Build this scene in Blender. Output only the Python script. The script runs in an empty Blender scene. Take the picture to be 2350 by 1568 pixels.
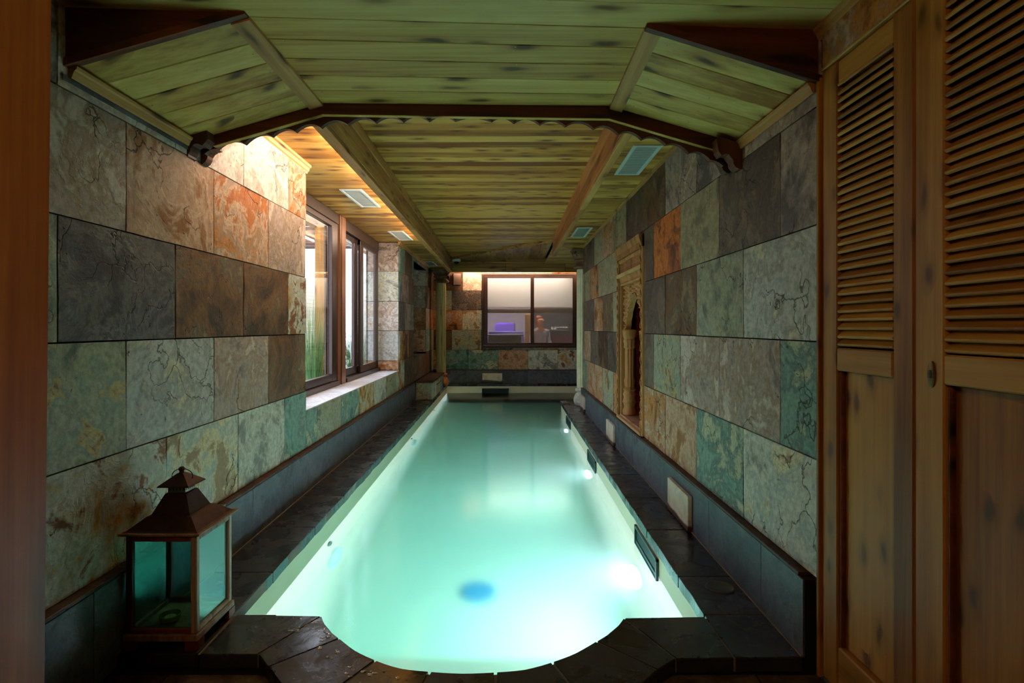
import bpy, math, random
from math import sin, cos, pi, radians, sqrt, atan2
from mathutils import Vector
random.seed(7)
S = bpy.context.scene
COL = S.collection
H = 1.16

# ------------------------------------------------------------------ camera, world, light, exposure
cam_d = bpy.data.cameras.new('camera'); cam = bpy.data.objects.new('camera', cam_d); COL.objects.link(cam)
cam.location = (0, 0, H); cam.rotation_euler = (pi/2, 0, 0)
cam_d.sensor_width = 36; cam_d.lens = 36*1300/2350; cam_d.shift_y = -33/2350
cam_d.clip_start = .05; cam_d.clip_end = 200
S.camera = cam
S.view_settings.view_transform = 'Standard'; S.view_settings.look = 'None'
S.view_settings.gamma = 1; S.view_settings.use_curve_mapping = False
S.view_settings.exposure = 0.0
cy = S.cycles
cy.max_bounces = 8; cy.diffuse_bounces = 4; cy.glossy_bounces = 3; cy.transmission_bounces = 6; cy.transparent_max_bounces = 8
cy.volume_bounces = 0; cy.sample_clamp_indirect = 20; cy.blur_glossy = 1.0
cy.use_denoising = True
cy.use_adaptive_sampling = True; cy.adaptive_threshold = .05

w = bpy.data.worlds.new('overcast'); S.world = w; w.use_nodes = True
bg = w.node_tree.nodes['Background']; bg.inputs[0].default_value = (.70, .83, 1, 1); bg.inputs[1].default_value = 7.0

def area(name, loc, target, sx, sy, power, color, spread=180):
    l = bpy.data.lights.new(name, 'AREA'); l.shape = 'RECTANGLE'; l.size = sx; l.size_y = sy
    l.energy = power; l.color = color; l.spread = radians(spread)
    o = bpy.data.objects.new(name, l); COL.objects.link(o); o.location = loc
    d = Vector(target) - Vector(loc); o.rotation_euler = d.to_track_quat('-Z', 'Y').to_euler()
    return o
# warm lamps of the room behind the camera
area('warm_ceiling_lamp', (-.25, -.6, 2.05), (0, 1.3, .4), .4, .3, 7.5, (1, .54, .22))
# lamps of the lounge behind the frosted window
area('lounge_lamp', (.2, 13.6, 2.45), (.2, 13.7, 0), 2.2, 2.2, 70, (1, .93, .88))
area('lounge_violet_lamp', (-.6, 15.4, 2.3), (-.6, 15.0, 0), .9, .5, 30, (.45, .35, 1))

# ------------------------------------------------------------------ mesh helpers
class MB:
    def __init__(s, fn=None): s.v = []; s.f = []; s.fn = fn
    def add(s, vs, fs):
        n = len(s.v)
        s.v += [tuple(s.fn(*p)) if s.fn else tuple(p) for p in vs]
        s.f += [tuple(n+i for i in f) for f in fs]; return s
    def box(s, x0, x1, y0, y1, z0, z1):
        return s.add([(x, y, z) for x in (x0, x1) for y in (y0, y1) for z in (z0, z1)],
                     [(0,1,3,2),(4,6,7,5),(0,4,5,1),(2,3,7,6),(0,2,6,4),(1,5,7,3)])
    def bbox(s, x0, x1, y0, y1, z0, z1, b=.003):
        # box with chamfered edges
        b = min(b, (x1-x0)*.45, (y1-y0)*.45, (z1-z0)*.45)
        V = []; idx = {}
        X = (x0, x1); Y = (y0, y1); Z = (z0, z1)
        for i in (0,1):
            for j in (0,1):
                for k in (0,1):
                    sx = b if i == 0 else -b; sy = b if j == 0 else -b; sz = b if k == 0 else -b
                    idx[i,j,k,0] = len(V); V.append((X[i], Y[j]+sy, Z[k]+sz))
                    idx[i,j,k,1] = len(V); V.append((X[i]+sx, Y[j], Z[k]+sz))
                    idx[i,j,k,2] = len(V); V.append((X[i]+sx, Y[j]+sy, Z[k]))
        F = []
        for i in (0,1): F.append([idx[i,0,0,0],idx[i,1,0,0],idx[i,1,1,0],idx[i,0,1,0]])
        for j in (0,1): F.append([idx[0,j,0,1],idx[1,j,0,1],idx[1,j,1,1],idx[0,j,1,1]])
        for k in (0,1): F.append([idx[0,0,k,2],idx[1,0,k,2],idx[1,1,k,2],idx[0,1,k,2]])
        for j in (0,1):
            for k in (0,1): F.append([idx[0,j,k,1],idx[1,j,k,1],idx[1,j,k,2],idx[0,j,k,2]])
        for i in (0,1):
            for k in (0,1): F.append([idx[i,0,k,0],idx[i,1,k,0],idx[i,1,k,2],idx[i,0,k,2]])
        for i in (0,1):
            for j in (0,1): F.append([idx[i,j,0,0],idx[i,j,1,0],idx[i,j,1,1],idx[i,j,0,1]])
        for i in (0,1):
            for j in (0,1):
                for k in (0,1): F.append([idx[i,j,k,0],idx[i,j,k,1],idx[i,j,k,2]])
        return s.add(V, F)
    def prism(s, poly, z0, z1, ax='z'):
        n = len(poly)
        def P(a, b, c): return {'z': (a, b, c), 'y': (a, c, b), 'x': (c, a, b)}[ax]
        V = [P(a, b, z0) for a, b in poly] + [P(a, b, z1) for a, b in poly]
        F = [tuple(range(n))[::-1], tuple(range(n, 2*n))] + [(i, (i+1) % n, n+(i+1) % n, n+i) for i in range(n)]
        return s.add(V, F)
    def strip(s, lo, hi, y0, y1):
        # solid between two XZ polylines of equal length, thick along y
        n = len(lo)
        V = [(a, y0, b) for a, b in lo] + [(a, y0, b) for a, b in hi] + [(a, y1, b) for a, b in lo] + [(a, y1, b) for a, b in hi]
        F = []
        for i in range(n-1):
            F += [(i, i+1, n+i+1, n+i), (2*n+i, 3*n+i, 3*n+i+1, 2*n+i+1), (i, 2*n+i, 2*n+i+1, i+1), (n+i, n+i+1, 3*n+i+1, 3*n+i)]
        F += [(0, n, 3*n, 2*n), (n-1, 3*n-1, 4*n-1, 2*n-1)]
        return s.add(V, F)
    def lathe(s, prof, cx=0, cy=0, n=24, flutes=0, fd=0.0, frange=(0, 0)):
        V = []
        for r, z in prof:
            for i in range(n):
                a = 2*pi*i/n; rr = r
                if flutes and frange[0] <= z <= frange[1]: rr = r - fd*(.5+.5*cos(a*flutes))
                V.append((cx+rr*cos(a), cy+rr*sin(a), z))
        m = len(prof)
        F = [(j*n+i, j*n+(i+1) % n, (j+1)*n+(i+1) % n, (j+1)*n+i) for j in range(m-1) for i in range(n)]
        F += [tuple(range(n))[::-1], tuple((m-1)*n+i for i in range(n))]
        return s.add(V, F)
    def tube(s, path, r, n=8):
        V = []; P = [Vector(p) for p in path]
        for i, p in enumerate(P):
            t = (P[min(i+1, len(P)-1)] - P[max(i-1, 0)]).normalized()
            u = t.cross(Vector((0, 0, 1)))
            if u.length < .1: u = t.cross(Vector((1, 0, 0)))
            u.normalize(); v = t.cross(u)
            for k in range(n):
                a = 2*pi*k/n; V.append(tuple(p + (u*cos(a)+v*sin(a))*(r[i] if isinstance(r, (list, tuple)) else r)))
        F = [(j*n+i, j*n+(i+1) % n, (j+1)*n+(i+1) % n, (j+1)*n+i) for j in range(len(P)-1) for i in range(n)]
        F += [tuple(range(n))[::-1], tuple((len(P)-1)*n+i for i in range(n))]
        return s.add(V, F)
    def relief(s, u0, u1, v0, v1, nu, nv, hf, mask=None):
        # height field in (u, h, v)
        V = [(u0+(u1-u0)*i/nu, hf((u0+(u1-u0)*i/nu), (v0+(v1-v0)*j/nv)), v0+(v1-v0)*j/nv) for j in range(nv+1) for i in range(nu+1)]
        F = []
        for j in range(nv):
            for i in range(nu):
                if mask and not mask(u0+(u1-u0)*(i+.5)/nu, v0+(v1-v0)*(j+.5)/nv): continue
                a = j*(nu+1)+i; F.append((a, a+1, a+nu+2, a+nu+1))
        return s.add(V, F)
    def build(s, name, mat, parent=None, smooth=False, loc=None, **props):
        me = bpy.data.meshes.new(name); me.from_pydata(s.v, [], s.f); me.validate()
        import bmesh
        b = bmesh.new(); b.from_mesh(me); bmesh.ops.recalc_face_normals(b, faces=b.faces); b.to_mesh(me); b.free()
        o = bpy.data.objects.new(name, me); COL.objects.link(o)
        if mat: me.materials.append(mat)
        if smooth:
            for p in me.polygons: p.use_smooth = True
            me.set_sharp_from_angle(angle=radians(40))
        if parent: o.parent = parent
        if loc: o.location = loc
        for k, v in props.items(): o[k] = v
        return o

def thing(name, label, cat, loc=(0,0,0), group=None, rz=0):
    o = bpy.data.objects.new(name, None); COL.objects.link(o); o.location = loc; o.rotation_euler = (0, 0, rz)
    o.empty_display_size = .1; o['label'] = label; o['category'] = cat
    if group: o['group'] = group
    return o
def struct(name, label=None):
    o = bpy.data.objects.new(name, None); COL.objects.link(o); o['kind'] = 'structure'
    if label: o['label'] = label
    return o
def dup(root, loc, label, rz=None):
    r = root.copy(); COL.objects.link(r); r.location = loc; r['label'] = label
    if rz is not None: r.rotation_euler = (0, 0, rz)
    for ch in list(root.children):
        c = ch.copy(); COL.objects.link(c); c.parent = r
        for g in list(ch.children):
            d = g.copy(); COL.objects.link(d); d.parent = c
    return r

# ------------------------------------------------------------------ material helpers
def lin(c):
    return tuple((x/255/12.92 if x/255 <= .04045 else ((x/255+.055)/1.055)**2.4) for x in c) + (1,)
class NT:
    def __init__(s, name):
        s.m = bpy.data.materials.new(name); s.m.use_nodes = True; s.t = s.m.node_tree; s.b = s.t.nodes['Principled BSDF']
    def n(s, ty, **k):
        x = s.t.nodes.new(ty)
        for a, v in k.items(): setattr(x, a, v)
        return x
    def L(s, a, b): s.t.links.new(a, b)
    def math(s, op, a, b=None, clamp=False):
        x = s.n('ShaderNodeMath', operation=op, use_clamp=clamp)
        for i, v in enumerate((a, b)):
            if v is None: continue
            if isinstance(v, (int, float)): x.inputs[i].default_value = v
            else: s.L(v, x.inputs[i])
        return x.outputs[0]
    def coord(s, rnd=37.0, scale=(1,1,1)):
        tc = s.n('ShaderNodeTexCoord'); oi = s.n('ShaderNodeObjectInfo')
        vm = s.n('ShaderNodeVectorMath', operation='SCALE'); vm.inputs[0].default_value = (1, .37, .73)
        s.L(s.math('MULTIPLY', oi.outputs['Random'], rnd), vm.inputs['Scale'])
        ad = s.n('ShaderNodeVectorMath', operation='ADD'); s.L(tc.outputs['Object'], ad.inputs[0]); s.L(vm.outputs[0], ad.inputs[1])
        mp = s.n('ShaderNodeVectorMath', operation='MULTIPLY'); s.L(ad.outputs[0], mp.inputs[0]); mp.inputs[1].default_value = scale
        s.rand = oi.outputs['Random']; s.tc = tc
        return mp.outputs[0]
    def noise(s, co, scale, detail=4, rough=.55, dist=0):
        x = s.n('ShaderNodeTexNoise'); s.L(co, x.inputs['Vector'])
        x.inputs['Scale'].default_value = scale; x.inputs['Detail'].default_value = detail
        x.inputs['Roughness'].default_value = rough; x.inputs['Distortion'].default_value = dist
        return x.outputs['Fac']
    def ramp(s, fac, stops):
        x = s.n('ShaderNodeValToRGB'); s.L(fac, x.inputs[0]); cr = x.color_ramp
        while len(cr.elements) > 1: cr.elements.remove(cr.elements[-1])
        cr.elements[0].position = stops[0][0]; cr.elements[0].color = stops[0][1]
        for p, c in stops[1:]:
            e = cr.elements.new(p); e.color = c
        return x.outputs[0]
    def g(s, v): return (v, v, v, 1)
    def mix(s, f, a, b, mode='MIX'):
        x = s.n('ShaderNodeMix', data_type='RGBA', blend_type=mode)
        for i, v in ((0, f), (6, a), (7, b)):
            if isinstance(v, (int, float)): x.inputs[i].default_value = v
            elif isinstance(v, tuple): x.inputs[i].default_value = v
            else: s.L(v, x.inputs[i])
        return x.outputs[2]
    def bump(s, h, strength, dist):
        x = s.n('ShaderNodeBump'); s.L(h, x.inputs['Height']); x.inputs['Strength'].default_value = strength
        x.inputs['Distance'].default_value = dist; s.L(x.outputs[0], s.b.inputs['Normal'])

def slate(name, cols, rough=.62, crack=1.0, scale=1.0, bumpk=1.0, spec=.35, contrast=1.0, rv=.12):
    t = NT(name); co = t.coord()
    # slightly stretched mineral clouds
    n1 = t.noise(co, 2.6*scale, 7, .62, 1.3)
    n2 = t.noise(co, 7*scale, 8, .7, .6)
    n3 = t.noise(co, 38*scale, 5, .7)
    f = t.math('ADD', t.math('MULTIPLY', t.math('SUBTRACT', n1, .5), 2.3*contrast), t.math('MULTIPLY', t.math('SUBTRACT', n2, .5), 1.7*contrast))
    f = t.math('ADD', f, t.math('ADD', .28, t.math('MULTIPLY', t.rand, .44)))
    k = len(cols); base = t.ramp(f, [((i+.5)/k, lin(c)) for i, c in enumerate(cols)])
    dk = t.ramp(n3, [(.3, t.g(.66)), (.6, t.g(1.12))])
    base = t.mix(1, base, dk, 'MULTIPLY')
    # cracks: warped cell edges, kept only in patches
    wn = t.n('ShaderNodeTexNoise'); t.L(co, wn.inputs['Vector']); wn.inputs['Scale'].default_value = 5; wn.inputs['Detail'].default_value = 5
    wv = t.n('ShaderNodeVectorMath', operation='SCALE'); t.L(wn.outputs['Color'], wv.inputs[0]); wv.inputs['Scale'].default_value = .45
    wa = t.n('ShaderNodeVectorMath', operation='ADD'); t.L(co, wa.inputs[0]); t.L(wv.outputs[0], wa.inputs[1])
    vo = t.n('ShaderNodeTexVoronoi', feature='DISTANCE_TO_EDGE'); t.L(wa.outputs[0], vo.inputs['Vector']); vo.inputs['Scale'].default_value = 3.2*scale
    line = t.ramp(vo.outputs['Distance'], [(.0, t.g(1)), (.016, t.g(0))])
    patch = t.ramp(t.noise(co, 2.3, 2), [(.50, t.g(0)), (.56, t.g(1))])
    cr = t.math('MULTIPLY', t.math('MULTIPLY', line, patch), crack)
    # pits
    vp = t.n('ShaderNodeTexVoronoi'); t.L(wa.outputs[0], vp.inputs['Vector']); vp.inputs['Scale'].default_value = 21*scale
    pit = t.math('MULTIPLY', t.ramp(vp.outputs['Distance'], [(.10, t.g(1)), (.17, t.g(0))]), t.ramp(t.noise(co, 3.1, 3), [(.56, t.g(0)), (.60, t.g(1))]))
    pit = t.math('MULTIPLY', pit, crack)
    base = t.mix(t.math('MULTIPLY', cr, .8), base, lin((26, 20, 16)))
    base = t.mix(t.math('MULTIPLY', pit, .75), base, lin((40, 28, 20)))
    t.L(base, t.b.inputs['Base Color'])
    t.L(t.ramp(n2, [(.35, t.g(rough-rv)), (.65, t.g(rough+rv))]), t.b.inputs['Roughness'])
    t.b.inputs['Specular IOR Level'].default_value = spec
    # layered terraces + grain
    terr = t.ramp(n1, [(.36, t.g(0)), (.40, t.g(.33)), (.50, t.g(.36)), (.53, t.g(.7)), (.62, t.g(.74)), (.65, t.g(1))])
    h = t.math('ADD', t.math('MULTIPLY', terr, .35), t.math('MULTIPLY', n2, .5))
    h = t.math('ADD', h, t.math('MULTIPLY', n3, .16))
    h = t.math('SUBTRACT', h, t.math('MULTIPLY', cr, .55)); h = t.math('SUBTRACT', h, t.math('MULTIPLY', pit, .4))
    t.bump(h, .75*bumpk, .012)
    return t.m

def wood(name, cols, axis='X', knots=1.0, rough=.5, kn=(1.7, 6.5), dark=(58, 36, 18), tint=.25, spec=.3):
    """cols: pale, mid, deep; grain runs along axis"""
    t = NT(name); ax = 'XYZ'.index(axis)
    sc = [7.0]*3; sc[ax] = .55
    co = t.coord(91.0, tuple(sc)); tc = t.tc
    n1 = t.noise(co, 1.0, 5, .6, .6)
    sc2 = [60.0]*3; sc2[ax] = 1.2
    mp = t.n('ShaderNodeVectorMath', operation='MULTIPLY'); t.L(tc.outputs['Object'], mp.inputs[0]); mp.inputs[1].default_value = sc2
    n2 = t.noise(mp.outputs[0], 1.0, 3, .6)
    f = t.math('ADD', t.math('MULTIPLY', n1, .75), t.math('MULTIPLY', n2, .3))
    f = t.math('ADD', f, t.math('MULTIPLY', t.math('SUBTRACT', t.rand, .5), tint))
    base = t.ramp(f, [(.34, lin(cols[0])), (.52, lin(cols[1])), (.74, lin(cols[2]))])
    # knots
    sk = [kn[1]]*3; sk[ax] = kn[0]
    ck = t.n('ShaderNodeVectorMath', operation='DIVIDE'); t.L(co, ck.inputs[0]); ck.inputs[1].default_value = sc
    cm = t.n('ShaderNodeVectorMath', operation='MULTIPLY'); t.L(ck.outputs[0], cm.inputs[0]); cm.inputs[1].default_value = sk
    wn = t.n('ShaderNodeTexNoise'); t.L(cm.outputs[0], wn.inputs['Vector']); wn.inputs['Scale'].default_value = 2.2
    wv = t.n('ShaderNodeVectorMath', operation='SCALE'); t.L(wn.outputs['Color'], wv.inputs[0]); wv.inputs['Scale'].default_value = .25
    wa = t.n('ShaderNodeVectorMath', operation='ADD'); t.L(cm.outputs[0], wa.inputs[0]); t.L(wv.outputs[0], wa.inputs[1])
    sx = t.n('ShaderNodeSeparateXYZ'); t.L(wa.outputs[0], sx.inputs[0]); oth = [i for i in range(3) if i != ax]
    cx = t.n('ShaderNodeCombineXYZ'); t.L(sx.outputs[ax], cx.inputs[0]); t.L(t.math('ADD', sx.outputs[oth[0]], sx.outputs[oth[1]]), cx.inputs[1])
    vo = t.n('ShaderNodeTexVoronoi', voronoi_dimensions='2D'); t.L(cx.outputs[0], vo.inputs['Vector']); vo.inputs['Scale'].default_value = 1.0
    sepc = t.n('ShaderNodeSeparateColor'); t.L(vo.outputs['Color'], sepc.inputs[0])
    sel = t.ramp(sepc.outputs[0], [(.28, t.g(0)), (.42, t.g(1))])
    core = t.math('MULTIPLY', t.math('MULTIPLY', t.ramp(vo.outputs['Distance'], [(.06, t.g(1)), (.17, t.g(0))]), sel), knots)
    halo = t.math('MULTIPLY', t.math('MULTIPLY', t.ramp(vo.outputs['Distance'], [(.10, t.g(.75)), (.36, t.g(0))]), sel), knots)
    base = t.mix(halo, base, lin(cols[2])); base = t.mix(t.math('MULTIPLY', core, .8), base, lin(dark))
    t.L(base, t.b.inputs['Base Color']); t.b.inputs['Roughness'].default_value = rough
    t.b.inputs['Specular IOR Level'].default_value = spec
    t.bump(t.math('SUBTRACT', f, t.math('MULTIPLY', core, .3)), .22, .004)
    return t.m

def plain(name, col, rough=.5, metal=0, noise=.12, nscale=14, spec=.4, bump=.15):
    t = NT(name); co = t.coord(); n = t.noise(co, nscale, 5, .6)
    c = lin(col); a = tuple(x*(1-noise) for x in c[:3]) + (1,); b = tuple(min(1, x*(1+noise)) for x in c[:3]) + (1,)
    t.L(t.ramp(n, [(.3, a), (.7, b)]), t.b.inputs['Base Color'])
    t.b.inputs['Roughness'].default_value = rough; t.b.inputs['Metallic'].default_value = metal
    t.b.inputs['Specular IOR Level'].default_value = spec
    if bump: t.bump(n, bump, .003)
    return t.m
def emit(name, col, strength):
    t = NT(name); t.b.inputs['Base Color'].default_value = (.8, .8, .8, 1)
    t.b.inputs['Emission Color'].default_value = col + (1,); t.b.inputs['Emission Strength'].default_value = strength
    return t.m
def glass(name, col=(1,1,1), rough=0.0, base=.035):
    """thin pane: part clear, part mirror"""
    t = NT(name); tr = t.n('ShaderNodeBsdfTransparent'); tr.inputs[0].default_value = col + (1,)
    gl = t.n('ShaderNodeBsdfGlossy'); gl.inputs['Roughness'].default_value = rough; gl.inputs[0].default_value = (1,1,1,1)
    fr = t.n('ShaderNodeLayerWeight'); fr.inputs[0].default_value = .5
    fz = t.math('ADD', base, t.math('MULTIPLY', t.math('POWER', fr.outputs['Facing'], 5), .8))
    mx = t.n('ShaderNodeMixShader'); t.L(fz, mx.inputs[0]); t.L(tr.outputs[0], mx.inputs[1]); t.L(gl.outputs[0], mx.inputs[2])
    t.L(mx.outputs[0], t.t.nodes['Material Output'].inputs[0])
    return t.m

PAL = {
 'mauve':  [(94,84,82),(138,120,114),(172,152,142),(150,124,102),(196,180,168)],
 'rose':   [(128,84,50),(158,112,76),(178,138,108),(196,162,134),(150,98,52)],
 'rust':   [(74,46,34),(150,88,36),(190,126,56),(156,126,104),(198,168,140),(172,98,36)],
 'dark':   [(50,48,50),(70,66,65),(104,96,90),(66,64,66),(128,116,104),(84,80,80)],
 'umber':  [(70,54,44),(98,80,68),(84,70,62),(124,102,84),(104,92,82)],
 'brown':  [(58,42,30),(92,62,38),(118,80,46),(88,76,60),(140,116,86)],
 'pale':   [(134,134,126),(184,182,168),(206,204,190),(166,176,170),(222,208,172),(160,136,104)],
 'green':  [(96,104,96),(140,140,118),(166,162,136),(128,140,130),(190,164,112),(120,100,76)],
 'ochre':  [(110,70,34),(176,124,48),(184,158,110),(176,176,164),(200,200,188),(130,84,48)],
 'teal':   [(66,98,98),(96,132,126),(130,158,142),(92,118,114),(180,180,150)],
 'orange': [(140,66,22),(190,98,30),(206,118,44),(156,78,28),(112,60,32)],
 'ochre2': [(110,104,80),(146,136,104),(168,154,120),(134,128,106),(176,140,90)],
 'cream':  [(182,170,160),(206,196,188),(216,208,200),(176,158,148),(206,184,160)],
 'blue':   [(140,142,140),(168,168,164),(190,188,182),(154,150,146),(206,196,172)],
}
SL = {k: slate('slate_'+k, v) for k, v in PAL.items()}
# streaky far rust slate
M = {}
M['backing'] = plain('dark_mortar', (22, 19, 17), .9)
M['skirt'] = slate('skirting_slate', [(64,66,74),(78,82,90),(96,100,108),(72,74,82)], .5, .12, 1.6, .35, .5, .8)
M['coping'] = slate('wet_coping_slate', [(26,27,33),(36,38,46),(50,53,64),(32,33,40),(70,74,88)], .28, .0, .7, .22, .6, .30, .20)
M['ledge'] = slate('ledge_slate', [(58,34,24),(74,46,32),(86,60,46)], .5, .2, 2, .6)
M['marble'] = None
M['grout'] = plain('pale_grout', (120, 108, 98), .8)
M['pine'] = wood('pine_ceiling', [(226,204,128),(206,176,94),(156,112,44)], 'X', 1.0, .42, (2.8, 7.0), (48, 32, 14))
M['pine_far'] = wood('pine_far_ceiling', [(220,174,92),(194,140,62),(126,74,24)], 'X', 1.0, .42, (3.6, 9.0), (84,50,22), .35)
M['pine_y'] = wood('pine_beam', [(206,164,98),(180,132,72),(140,92,44)], 'Y', .8, .45, (2.4, 12))
M['pine_z'] = wood('pine_upright', [(206,156,88),(180,124,62),(138,84,36)], 'Z', .8, .45, (2.2, 9))
M['door_z'] = wood('stripped_pine_upright', [(194,142,68),(170,114,44),(124,72,22)], 'Z', .75, .5, (4.5, 11), (60,44,26), .2)
M['door_y'] = wood('stripped_pine_cross', [(200,152,76),(176,124,50),(130,82,28)], 'Y', .75, .5, (4.5, 11), (60,44,26), .2)
M['redwood'] = wood('red_brown_beam', [(124,62,28),(98,46,20),(46,24,14)], 'X', 1.0, .45, (1.6, 8), (20,10,8))
M['redbeam'] = wood('orange_post', [(196,112,44),(168,86,28),(116,54,16)], 'Z', .5, .45, (.9, 5), (90,36,14), .1)
M['carved'] = wood('carved_teak', [(196,146,92),(172,120,70),(120,78,42)], 'Z', .3, .6, (2, 12))
M['columnw'] = wood('weathered_column', [(200,186,130),(170,150,96),(110,90,54)], 'Z', .5, .6, (2, 14))
M['stone'] = plain('weathered_stone', (206, 200, 182), .75, 0, .3, 18, .3, .6)
M['stonedk'] = plain('brown_capital', (120, 92, 66), .7, 0, .45, 16, .3, .6)
M['frame'] = plain('bronze_frame', (64, 46, 40), .32, .35, .08, 6, .5, .02)
M['copper'] = plain('copper_post', (150, 98, 66), .32, .35, .1, 5, .5, .02)
M['black'] = plain('black_plastic', (24, 26, 28), .4)
M['dgrey'] = plain('grey_speaker', (66, 56, 54), .5)
M['vent'] = plain('white_vent', (200, 208, 204), .4, 0, .04)
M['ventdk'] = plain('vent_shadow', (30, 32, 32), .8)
M['liner'] = plain('cream_liner', (238, 230, 200), .45, 0, .03, 2, .3, 0)
M['chrome'] = plain('chrome', (190, 190, 190), .2, 1, .04)
M['steel'] = plain('dull_steel', (120, 110, 98), .35, 1, .15)
M['rustm'] = plain('rusty_roof_metal', (62, 34, 24), .55, .5, .35, 30, .4, .4)
M['whitewash'] = wood('whitewashed_wood', [(196,186,166),(170,150,124),(120,80,54)], 'Z', .4, .6, (2, 20))
M['lantshaded'] = wood('shaded_lantern_wood', [(136,64,36),(110,46,26),(70,30,18)], 'Z', .3, .5, (2, 20))  # same whitewashed wood on its dim sides, the shade put into the colour
M['sill'] = slate('grey_sill_slate', [(196,198,206),(214,216,222),(228,228,234)], .55, .1, 1.5, .4)
M['screw'] = plain('zinc_nail', (220, 220, 220), .25, 1)
M['glass'] = glass('clear_glass')
M['lglass'] = glass('lantern_glass', (.62, .90, .86), .22, .10)
M['mullcloth'] = plain('white_wall', (226, 222, 214), .8)
# ---- marble plates: pale stone, damp and brown along their lower edge
def damp():
    t = NT('damp_marble'); co = t.coord(); n = t.noise(co, 6, 5, .6, 1.5); n2 = t.noise(co, 3, 3)
    se = t.n('ShaderNodeSeparateXYZ'); t.L(t.tc.outputs['Object'], se.inputs[0])
    base = t.ramp(n, [(.35, lin((196,176,150))), (.6, lin((226,210,190))), (.75, lin((176,140,108)))])
    lim = t.math('ADD', t.math('MULTIPLY', n2, .12), -.01)
    f = t.math('MULTIPLY', t.math('SUBTRACT', lim, se.outputs[2]), 60, True)
    t.L(t.mix(f, base, lin((84,48,36))), t.b.inputs['Base Color']); t.b.inputs['Roughness'].default_value = .35
    return t.m
M['marble'] = damp()
# ---- water
def water():
    t = NT('pool_water'); out = t.t.nodes['Material Output']
    r = t.n('ShaderNodeBsdfRefraction'); r.inputs['IOR'].default_value = 1.33; r.inputs['Roughness'].default_value = .22
    g = t.n('ShaderNodeBsdfGlossy'); g.inputs['Roughness'].default_value = .12
    fr = t.n('ShaderNodeFresnel'); fr.inputs[0].default_value = 1.33
    mx = t.n('ShaderNodeMixShader'); t.L(fr.outputs[0], mx.inputs[0]); t.L(r.outputs[0], mx.inputs[1]); t.L(g.outputs[0], mx.inputs[2])
    tc = t.n('ShaderNodeTexCoord'); n = t.noise(tc.outputs['Object'], 1.6, 2)
    bp = t.n('ShaderNodeBump'); t.L(n, bp.inputs['Height']); bp.inputs['Strength'].default_value = .05; bp.inputs['Distance'].default_value = .05
    for x in (r, g): t.L(bp.outputs[0], x.inputs['Normal'])
    t.L(mx.outputs[0], out.inputs[0])
    va = t.n('ShaderNodeVolumeAbsorption'); va.inputs['Color'].default_value = (.15, .885, .92, 1); va.inputs['Density'].default_value = .44
    vs = t.n('ShaderNodeVolumeScatter'); vs.inputs['Color'].default_value = (.8, .97, 1, 1); vs.inputs['Density'].default_value = .10; vs.inputs['Anisotropy'].default_value = .2
    av = t.n('ShaderNodeAddShader'); t.L(va.outputs[0], av.inputs[0]); t.L(vs.outputs[0], av.inputs[1]); t.L(av.outputs[0], out.inputs['Volume'])
    return t.m
M['water'] = water()
def frosted():
    t = NT('frosted_glass'); out = t.t.nodes['Material Output']
    r = t.n('ShaderNodeBsdfRefraction'); r.inputs['IOR'].default_value = 1.02; r.inputs['Roughness'].default_value = .29
    r.inputs[0].default_value = (.95, .95, .93, 1)
    g = t.n('ShaderNodeBsdfDiffuse'); g.inputs[0].default_value = (.8, .76, .7, 1)
    mx = t.n('ShaderNodeMixShader'); mx.inputs[0].default_value = .10; t.L(r.outputs[0], mx.inputs[1]); t.L(g.outputs[0], mx.inputs[2])
    t.L(mx.outputs[0], out.inputs[0]); return t.m
M['frost'] = frosted()
def mosaic():
    t = NT('red_mosaic'); tc = t.n('ShaderNodeTexCoord')
    b = t.n('ShaderNodeTexBrick'); b.offset = 0; 
    se = t.n('ShaderNodeSeparateXYZ'); t.L(tc.outputs['Object'], se.inputs[0])
    cb = t.n('ShaderNodeCombineXYZ'); t.L(t.math('ADD', se.outputs[0], se.outputs[1]), cb.inputs[0]); t.L(se.outputs[2], cb.inputs[1])
    t.L(cb.outputs[0], b.inputs['Vector']); b.inputs['Scale'].default_value = 1; b.inputs['Brick Width'].default_value = .025
    b.inputs['Row Height'].default_value = .025; b.inputs['Mortar Size'].default_value = .0016
    b.inputs['Color1'].default_value = lin((176,58,24)); b.inputs['Color2'].default_value = lin((70,40,30)); b.inputs['Mortar'].default_value = lin((30,16,12)); b.inputs['Bias'].default_value = -.35
    t.L(b.outputs[0], t.b.inputs['Base Color']); t.b.inputs['Roughness'].default_value = .3
    return t.m
M['mosaic'] = mosaic()

# ------------------------------------------------------------------ room geometry (metres)
def LB(y, d=0, z=0): return (-1.362-.019*y+d, y, z)       # left skirting face, d = into the room
def LW(y, d=0, z=0): return (-1.407-.019*y+d, y, z)       # left wall face
def RB(y, d=0, z=0): return (1.030-.0042*y-d, y, z)
def RW(y, d=0, z=0): return (1.073-.0042*y-d, y, z)
YF = 11.71
def FW(x, d=0, z=0): return (x, YF-d, z)
ROWS = [.288, .70, 1.11, 1.515, 1.925, 2.34]
PY = .645

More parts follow.
